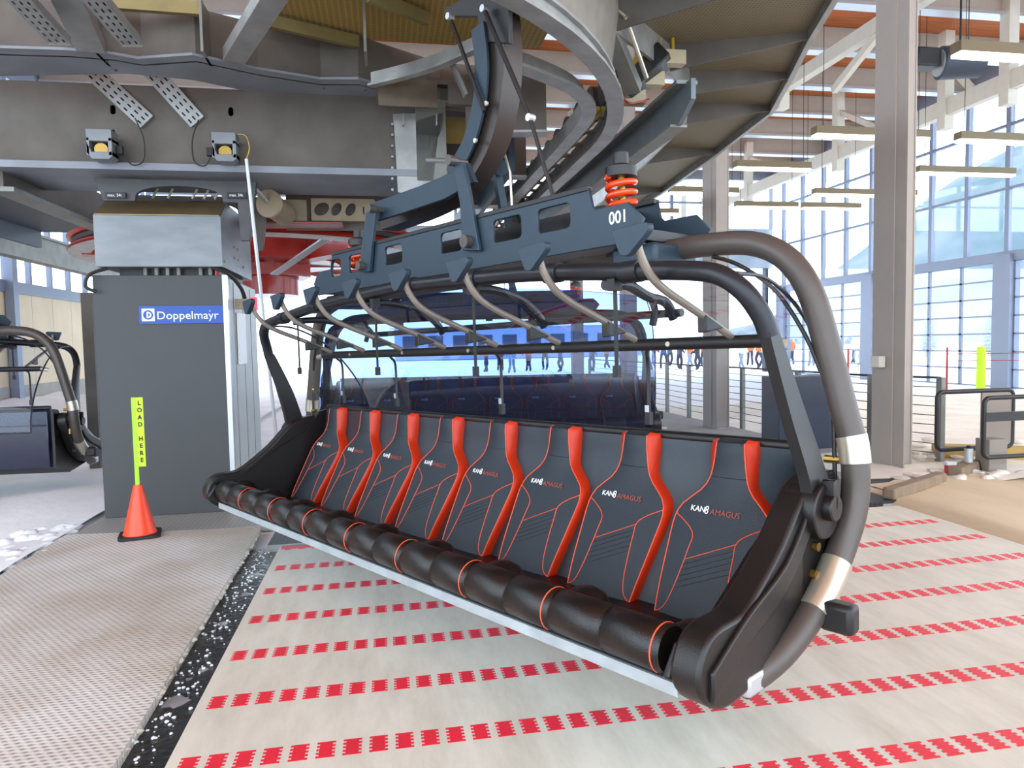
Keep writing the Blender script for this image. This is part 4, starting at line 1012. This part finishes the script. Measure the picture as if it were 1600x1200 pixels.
    for s in (-1, 1):
        b = MB(); b.bb((s*1.30, -.10, 1.93), (s*1.56, .22, 2.03)); b.build('beam_bracket', M_blueg, cb, bevel=.02)
        b = MB(); b.bb((s*1.30, -.18, 2.05), (s*1.48, .25, 2.10)); b.cyl((s*1.22, .04, 2.02), (s*1.22, .04, 2.24), .075, 18); b.build('spring_seat', M_black, cb)
        zc = 2.235; pts = [(s*1.26+.066*math.cos(a), .08+.066*math.sin(a), zc+.155*a/(2*math.pi*3.2)) for a in [2*math.pi*3.2*k/90 for k in range(91)]]
        MB().tube(pts, .0145, 10).build('coil_spring', M_spring, cb)
        b = MB(); b.cyl((s*1.26, .08, 2.22), (s*1.26, .08, 2.40), .018, 10, 1)
        b.cyl((s*1.26, .08, 2.385), (s*1.26, .08, 2.43), .078, 22, 0); b.tube([(s*1.26, .08, 2.43), (s*1.26, .08, 2.445)], [.078, .045], 22); b.cyl((s*1.26, .08, 2.44), (s*1.26, .08, 2.50), .038, 18, 0)
        b.build('spring_cap', [M_plast, M_brass], cb)
    for s in (-1, 1):
        b = MB(); b.prism([(s*2.115, y, z) for y, z in ((-.08, 1.12), (.03, 1.10), (.14, .96), (.45, .80), (.7, .64), (.9, .58), (.86, .43), (.3, .36), (-.08, .45))], (s*.03, 0, 0)); b.build('inner_side_cover', M_plast, root)
    # number
    q = LY(950, 351, .315); m = axes((q.x, .308, q.z), (-1, 0, 0), (0, 0, 1)); text_obj('number', '001', .078, m, M_white, cb, ext=.0015, bold=.0012, sx=.92)
    # seats
    xs = [-1.81+.5195*i for i in range(8)]
    for i, x in enumerate(xs): make_seat(root, x, i > 4)
    rows_ = []
    for z in [1.135-.0185*k for k in range(43)]: rows_.append([Vector((x, lean(z)-.035, z)) for x in (-2.09, -1, 0, 1, 2.09)])
    MB().grid(rows_).build('back_panel', mat('back_panel_vinyl', '#2a353d', .5, bump=.15, bscale=200), root, solid=.03)
    b = MB(); b.tube([(-2.10, -.045, 1.13), (2.10, -.045, 1.13)], .026, 12); b.build('back_rail', M_plast, root)
    MB().bb((-2.09, -.10, .45), (2.09, -.06, 1.10)).build('rear_cover', mat('blue_black_gloss', '#16203a', .12, coat=.5), root, bevel=.01)
    b = MB(); b.prism([(-2.12, .26, .42), (-2.12, .80, .47), (-2.12, .80, .44), (-2.12, .26, .34)], (4.24, 0, 0)); b.build('seat_pan', M_vinyl2, root)
    # front roll with piping, divided seat by seat
    b = MB(); pts = []; rr = []
    x = -2.08; seg = .5195/2; k = 0; x = xs[0]-seg
    for i in range(16):
        for f, r in ((0, .079), (.035, .080), (.05, .085), (.5, .086), (.95, .085), (.965, .080)):
            pts.append((xs[0]-seg+seg*(i+f), .86, .545)); rr.append(r)
    pts.append((xs[0]-seg+seg*16, .86, .545)); rr.append(.079)
    b.tube(pts, rr, 20); ro = b.build('front_roll', M_vinyl2, root, ang=60)
    for i in range(8):
        b = MB()
        xx = xs[0]-seg+.5195*i+.03
        b.tube([(xx, .86+.084*math.cos(a), .545+.084*math.sin(a)) for a in [(-1.0+3.4*k/20) for k in range(21)]], .0035, 6)
        b.build('roll_piping', M_pipe, ro)
    for i in range(9):
        b = MB()
        xx = xs[0]-seg+.5195*i
        rows_ = [[(xx+.10*math.sin(math.pi*q/6)*math.cos(t), .72+.10*math.sin(math.pi*q/6)*math.sin(t), .54+.065*math.cos(math.pi*q/6)) for t in [2*math.pi*w/12 for w in range(13)]] for q in range(7)]
        b.grid(rows_)
        b.build('roll_support', M_vinyl2, ro)
    b = MB(); b.bb((-2.12, .76, .425), (2.12, .90, .43)); b.bb((-2.12, .893, .415), (2.12, .905, .458)); b.build('front_strip', mat('strip_zinc', '#aeb8bc', .4, .2, noise=.12, scale=8), root, smooth=False, label='galvanised strip under the front roll')
    # raised restraint: lower bar, bent tubes with footrests and wedge pads
    b = MB(); b.tube([(-1.99, .03, 1.575), (1.99, .03, 1.575)], .029, 12, 0)
    for s in (-1, 1): b.cyl((s*1.98, .03, 1.575), (s*2.06, .05, 1.56), .022, 10, 1)
    for k in range(5): b.cyl((-1.5+.75*k, .05, 1.575), (-1.5+.75*k, .066, 1.575), .012, 8, 1)
    b.build('restraint_bar', [M_black, M_chrome], root)
    for i in range(8):
        x = -1.82+.52*i
        p = cr([(x, .69, 1.97), (x, .66, 1.90), (x, .60, 1.83), (x, .50, 1.775), (x, .30, 1.70), (x, .05, 1.60)], 5)
        t = MB().tube(p, .0165, 10).build('footrest_tube', M_bent, root)
        sh = [(.08, 2.0), (-.068, 2.010), (-.085, 2.004), (-.088, 1.99), (-.080, 1.975), (.0, 1.908), (.015, 1.903), (.035, 1.905), (.045, 1.915)]
        plate('footrest_pad', [[(x+a, c) for a, c in sh]], .03, axes((0, .715, 0), (1, 0, 0), (0, 0, 1), (0, -1, 0)), M_blueg, t, bev=.002)
        b = MB(); b.prism([(x-.022, .27, 1.69), (x-.022, .13, 1.635), (x-.022, .27, 1.615)], (.044, 0, 0)); b.build('wedge_pad', M_plast, t, bevel=.006)
    # lap bar on curved arms
    b = MB(); b.tube([(-1.47, -.1, 1.725), (1.47, -.1, 1.725)], .020, 12); b.build('lap_bar', M_dtube, root)
    for x in (-1.42, -.52, .48, 1.40):
        z0 = 1.89 if abs(x) > 1 else 1.95
        p = cr([(x*1.06, .5, z0-.06), (x*1.04, .32, z0-.05), (x, .10, z0-.09), (x, -.04, 1.775), (x, -.10, 1.70)], 6)
        b = MB(); b.tube(p, .024, 10, 0, True, 1.0)
        if abs(x) > 1: b.tube(cr([(x-.06*(1 if x < 0 else -1)*-1, .0, 1.80), (x+.05*(1 if x < 0 else -1), -.02, 1.74), (x+.05*(1 if x < 0 else -1), .0, 1.67)], 4), .018, 8)
        b.build('curved_arm', M_dtube, root)
    for x in (-1.56, -.62, .35, 1.45):
        z0 = 1.85 if abs(x) > 1 else 1.91
        b = MB(); b.bb((x-.009, .50, 1.48), (x+.009, .506, z0)); b.bb((x-.014, .492, 1.44), (x+.014, .514, 1.49)); b.bb((x-.02, .48, z0-.05), (x+.02, .53, z0)); b.build('hanging_strap', M_black, root)
    for x in (-1.26, -.12, 1.10, 1.93):
        b = MB(); b.tube(cr([(x-.10, .02, 1.56), (x-.04, -.04, 1.54), (x, -.10, 1.48), (x, -.10, 1.22)], 5), .0095, 8, 0)
        b.bb((x-.014, -.115, 1.17), (x+.014, -.085, 1.235), 0); b.bb((x-.012, -.085, 1.235), (x+.012, -.082, 1.27), 1); b.build('lock_rod', [M_black, M_alu], root)
    # hanger arm
    pa = [LY(*q, .10) for q in ((760, -60), (775, 20), (780, 90), (774, 165), (755, 232), (718, 285), (665, 318), (600, 343))]
    for p in pa: p.y = .06
    ha = MB().sweep(cr(pa, 5), [(-.07, -.075), (.07, -.075), (.07, .075), (-.07, .075)], fixed=(0, 1, 0)).build('hanger_arm', mat('hanger_brown_black', '#3b322e', .35, .3), root, ang=30)
    pb = [LY(*q, .16) for q in ((748, 40), (754, 100), (750, 160), (733, 225), (705, 275))]
    MB().sweep(cr(pb, 5), [(-.008, -.05), (.008, -.05), (.008, .06), (-.008, .06)], fixed=(0, 1, 0)).build('front_plate', M_blueg, ha, ang=30)
    b = MB()
    for q in ((761, 162), (744, 220)): p = LY(*q, .172); b.cyl(p, p+Vector((0, .012, 0)), .014, 10)
    b.pieces('bolt', M_chrome, ha)
    pl = [LY(*q, .24) for q in ((584, 319), (660, 292), (712, 270), (722, 252), (735, 255), (748, 285), (700, 312), (640, 332), (594, 346))]
    b = MB(); b.prism(pl, (0, .03, 0)); b.build('lever', M_blueg, ha, bevel=.004)
    for poly in (((578, 325), (592, 325), (586, 380), (582, 425), (566, 425), (570, 380)), ((712, 254), (728, 254), (738, 300), (754, 392), (728, 392), (724, 320))):
        b = MB(); b.prism([LY(*q, .315) for q in poly], (0, .025, 0)); b.build('link_plate', M_blueg, ha, bevel=.004)
    b = MB()
    for q, r in (((569, 416), .03), ((735, 378), .036), ((586, 327), .028), ((711, 252), .03)):
        p = LY(*q, .33); b.cyl(p, p+Vector((0, .05, 0)), r, 14); b.cyl(p, p+Vector((0, -.08, 0)), r*.7, 10)
    b.pieces('pin', M_tube, ha)
    b = MB(); b.bar(LY(775, 262, -.2), LY(787, 330, -.2), .06, .03); b.cyl(LY(783, 262, -.15), LY(783, 262, -.25), .05, 12); b.build('rear_link', M_blueg, ha)
    hd = [LY(*q, .12) for q in ((699, 16), (722, 4), (758, -22), (800, -40), (802, 70), (756, 66), (752, 28), (704, 28))]
    b = MB(); b.prism(hd, (0, .03, 0)); b.build('head_plate', M_black, ha, bevel=.004)
    b = MB(); b.tube([LY(*q, .19) for q in ((702, 24), (757, 174))], .012, 8, 0); b.tube([LY(*q, .2) for q in ((757, 16), (828, 182))], .014, 8, 0); b.tube([LY(*q, .2) for q in ((826, 176), (866, 312))], .011, 8, 0)
    for q in ((703, 26), (757, 14), (829, 184)): p = LY(*q, .2); b.cyl(p+Vector((0, -.02, 0)), p+Vector((0, .02, 0)), .02, 10, 1)
    b.build('gas_rod', [M_black, M_alu], ha)
    b = MB(); b.tube([LY(*q, -.1) for q in ((787, 235), (797, 270), (800, 335))], .008, 6); b.build('wire', M_chrome, ha)
    return root

def bubble(root, prof, m, nm, hx=2.1, arch=.10):
    rows_ = []; prof = cr([Vector((0, a, b)) for a, b in prof], 5); N = len(prof)
    for i in range(25):
        x = -hx+2*hx*i/24; rows_.append([(x, p.y, p.z+arch*(1-(x/hx)**2)*(1-j/(N-1))) for j, p in enumerate(prof)])
    o = MB().grid(rows_).build(nm, m, root, ang=80)
    b = MB()
    for r in (rows_[0], rows_[-1]): b.tube(r, .008, 6)
    b.tube([r[-1] for r in rows_], .008, 6); b.build('bubble_edge', M_dtube, o)
    return o
chair = make_chair(CM)
tag(chair, 'nearest eight-seat chair with orange-edged backrests, number 001 on its beam', 'chairlift chair', 'eight-seat lift chairs')
def chair_at(x, y, fwd):
    f = Vector((fwd[0], fwd[1], 0)).normalized(); ux = f.cross(Vector((0, 0, 1)))
    M = Matrix((ux, f, Vector((0, 0, 1)))).transposed().to_4x4(); M.translation = Vector((x, y, 0)); return M
c2 = copy_tree(chair); c2.matrix_world = chair_at(1.42, 9.9, (-.17, -.985))
tag(c2, 'second lift chair seen head-on behind a closed blue-tinted bubble')
c3 = copy_tree(chair); c3.matrix_world = Matrix.Translation((0, 0, -.15)) @ chair_at(-5.85, 8.9, (.05, 1))
tag(c3, 'lift chair seen from behind at the left edge of the view')
bubble(chair, [(.47, 1.82), (.25, 1.81), (0, 1.70), (-.20, 1.52), (-.36, 1.30), (-.45, 1.08), (-.47, .90)], M_clear, 'open_bubble')
bubble(c3, [(.47, 1.82), (.25, 1.81), (0, 1.70), (-.20, 1.52), (-.36, 1.30), (-.45, 1.08), (-.47, .90)], M_clear, 'open_bubble')
for ch in list(c2.children):
    n = ch.name.split('.')[0]
    if n in ('restraint_bar', 'footrest_tube', 'lap_bar', 'curved_arm', 'hanging_strap', 'lock_rod', 'bubble_tube', 'hose', 'gas_strut'):
        for g in list(ch.children): bpy.data.objects.remove(g)
        bpy.data.objects.remove(ch)
bubble(c2, [(.10, 2.22), (.50, 2.20), (.88, 1.98), (1.10, 1.60), (1.17, 1.12), (1.12, .75), (.98, .48)], M_tint, 'closed_bubble', 2.14, .16)
b = MB(); b.tube(cr([(-2.18, .2, 1.0), (-2.14, .5, 1.4), (-2.1, .55, 1.75), (-1.9, .5, 1.9), (-1, .5, 1.95), (0, .5, 1.97), (1, .5, 1.95), (1.9, .5, 1.9), (2.1, .55, 1.75), (2.14, .5, 1.4), (2.18, .2, 1.0)], 5), .035, 10); b.build('bubble_tube', M_dtube, c2)
b = MB(); b.tube([(-1.9, 1.0, .75), (1.9, 1.0, .75)], .02, 8)
b.build('lap_bar', M_dtube, c2)

# ------------------------------------------------------------------ safety cone with its LOAD HERE stick
t = empty('safety_cone', (-2.14, 6.5, 0.005), label='orange safety cone holding a yellow-green LOAD HERE stick before the cabinet', cat='safety cone')
b = MB(); b.prism([(x, y, 0) for x, y in rrect(0, 0, .33, .30, .05, 3)], (0, 0, .03)); o = b.build('base', M_black, t, bevel=.005); o.rotation_euler.z = .25
b = MB(); b.tube([(0, 0, .03), (0, 0, .05), (0, 0, .45)], [.135, .125, .034], 28); b.build('cone_body', M_cone, t)
top = P(208, 622, y=6.5)-Vector((-2.14, 6.5, 0)); top.y = 0
b = MB(); b.bar((0, 0, .42), top, .034, .008, 0); st = b.build('stick', mat('lime_stick', '#a6dc28', .5), t, smooth=False)
d = (top-Vector((0, 0, .42))).normalized(); xx = Vector((d.z, 0, -d.x))
p0 = P(222, 730, y=6.47)-Vector((-2.14, 6.5, 0)); p1 = P(216.5, 622, y=6.47)-Vector((-2.14, 6.5, 0)); p0.y = p1.y = -.02
dd_ = (p1-p0).normalized(); xx = Vector((dd_.z, 0, -dd_.x)); L = (p1-p0).length
b = MB(); b.bar(p0, p1, .058, .006, 0, up=(0, 1, 0)); fl = b.build('flag_strip', M_hiviz, t, smooth=False)
for k, chh in enumerate('LOAD HERE'):
    if chh == ' ': continue
    c = p1-dd_*(.065+.0615*k); text_obj('lettering', chh, .052, axes(c+Vector((0, -.005, 0)), xx, dd_), M_black, fl, ext=.001, align='CENTER', sx=.95, bold=.002)

# ------------------------------------------------------------------ people waiting outside on the snow
def figure(pose):
    sw, arm = pose
    V = [(0,0,.95),(0,0,1.18),(0,.01,1.40),(0,.0,1.50),(0,-.01,1.64),      # pelvis, waist, chest, neck, head
         (-.11,0,.90),(-.12-sw*.2,-sw,.50),(-.13-sw*.2,sw*.3,.09),(-.13-sw*.2,-.12+sw*.3,.05),
         (.11,0,.90),(.12+sw*.2,sw,.50),(.13+sw*.2,-sw*.3,.09),(.13+sw*.2,-.12-sw*.3,.05),
         (-.20,0,1.40),(-.27,-.03,1.13),(-.24,-.1-arm,.93),
         (.20,0,1.40),(.27,-.03,1.13),(.24,-.1-arm,.93)]
    E_ = [(0,1),(1,2),(2,3),(3,4),(0,5),(5,6),(6,7),(7,8),(0,9),(9,10),(10,11),(11,12),(2,13),(13,14),(14,15),(2,16),(16,17),(17,18)]
    R_ = [.16,.15,.17,.07,.13,.11,.085,.08,.06,.11,.085,.08,.06,.09,.065,.05,.09,.065,.05]
    me = bpy.data.meshes.new('person'); me.from_pydata(V, E_, []); o = bpy.data.objects.new('person', me); COL.objects.link(o)
    o.modifiers.new('skin', 'SKIN'); 
    for v, r in zip(me.skin_vertices[0].data, R_): v.radius = (r, r*.85)
    me.skin_vertices[0].data[0].use_root = True
    s = o.modifiers.new('sub', 'SUBSURF'); s.levels = 1; s.render_levels = 1
    COL.objects.unlink(o); return dg_mesh(o, 'person')
PB = [figure((.06, .1)), figure((.14, .0)), figure((-.10, .2))]
JK = ['#c03040', '#2b4f86', '#2a2a30', '#3f8fa0', '#e8e8ea', '#8a2f55', '#d0702a', '#44506a']
M_pants = mat('ski_trousers', '#2d3240', .8); M_pants2 = mat('pale_trousers', '#8390a0', .8); M_helm = mat('helmet', '#22262c', .4); M_skin = mat('skin', '#c98f70', .6)
for me in PB:
    for m in (M_pants, M_helm, M_skin, M_pants): me.materials.append(m)
    for p in me.polygons:
        z = p.center.z; x = abs(p.center.x)
        p.material_index = 1 if (z > 1.62 or (z > 1.54 and p.center.y > 0)) else 2 if z > 1.5 else 3 if (z > .88 or x > .2 and z > .8) else 0
        p.use_smooth = True
LB = {}
rnd = random.Random(3)
spots = [(1022, 572), (1037, 575), (1047, 571), (1062, 576), (1078, 573), (1090, 577), (1100, 571), (1126, 570), (1158, 573), (1172, 570), (1186, 574), (1205, 570), (1216, 572), (1236, 569),
         (760, 580), (782, 578), (800, 582), (826, 579), (852, 577), (876, 580), (902, 576), (925, 579), (948, 574), (972, 577), (992, 574), (1345, 570), (1334, 566), (1268, 571)]
for i, (px, py) in enumerate(spots):
    p = P(px, py, z=0); k = i % 3; o = bpy.data.objects.new('person', PB[k]); COL.objects.link(o)
    o.location = (p.x, p.y, -.06); o.rotation_euler.z = rnd.uniform(0, 6.28); o.scale = (1, 1, rnd.uniform(.95, 1.04))
    j = rnd.randrange(len(JK)); col = JK[j]; o.material_slots[3].link = 'OBJECT'; o.material_slots[3].material = mat('jacket_%d' % j, col, .8)
    if i % 4 == 0: o.material_slots[0].link = 'OBJECT'; o.material_slots[0].material = M_pants2
    cn = ['red', 'blue', 'black', 'teal', 'white', 'plum', 'orange', 'slate'][j]
    side = 'right of the chair' if i < 14 or i > 24 else 'through the blue bubble'
    tag(o, 'distant person in a %s ski jacket standing on the snow, seen %s' % (cn, side), 'person', 'skiers in %s jackets %s' % (cn, side))
for o in [o for o in bpy.data.objects if o.name.startswith('number.')]: bpy.data.objects.remove(o)
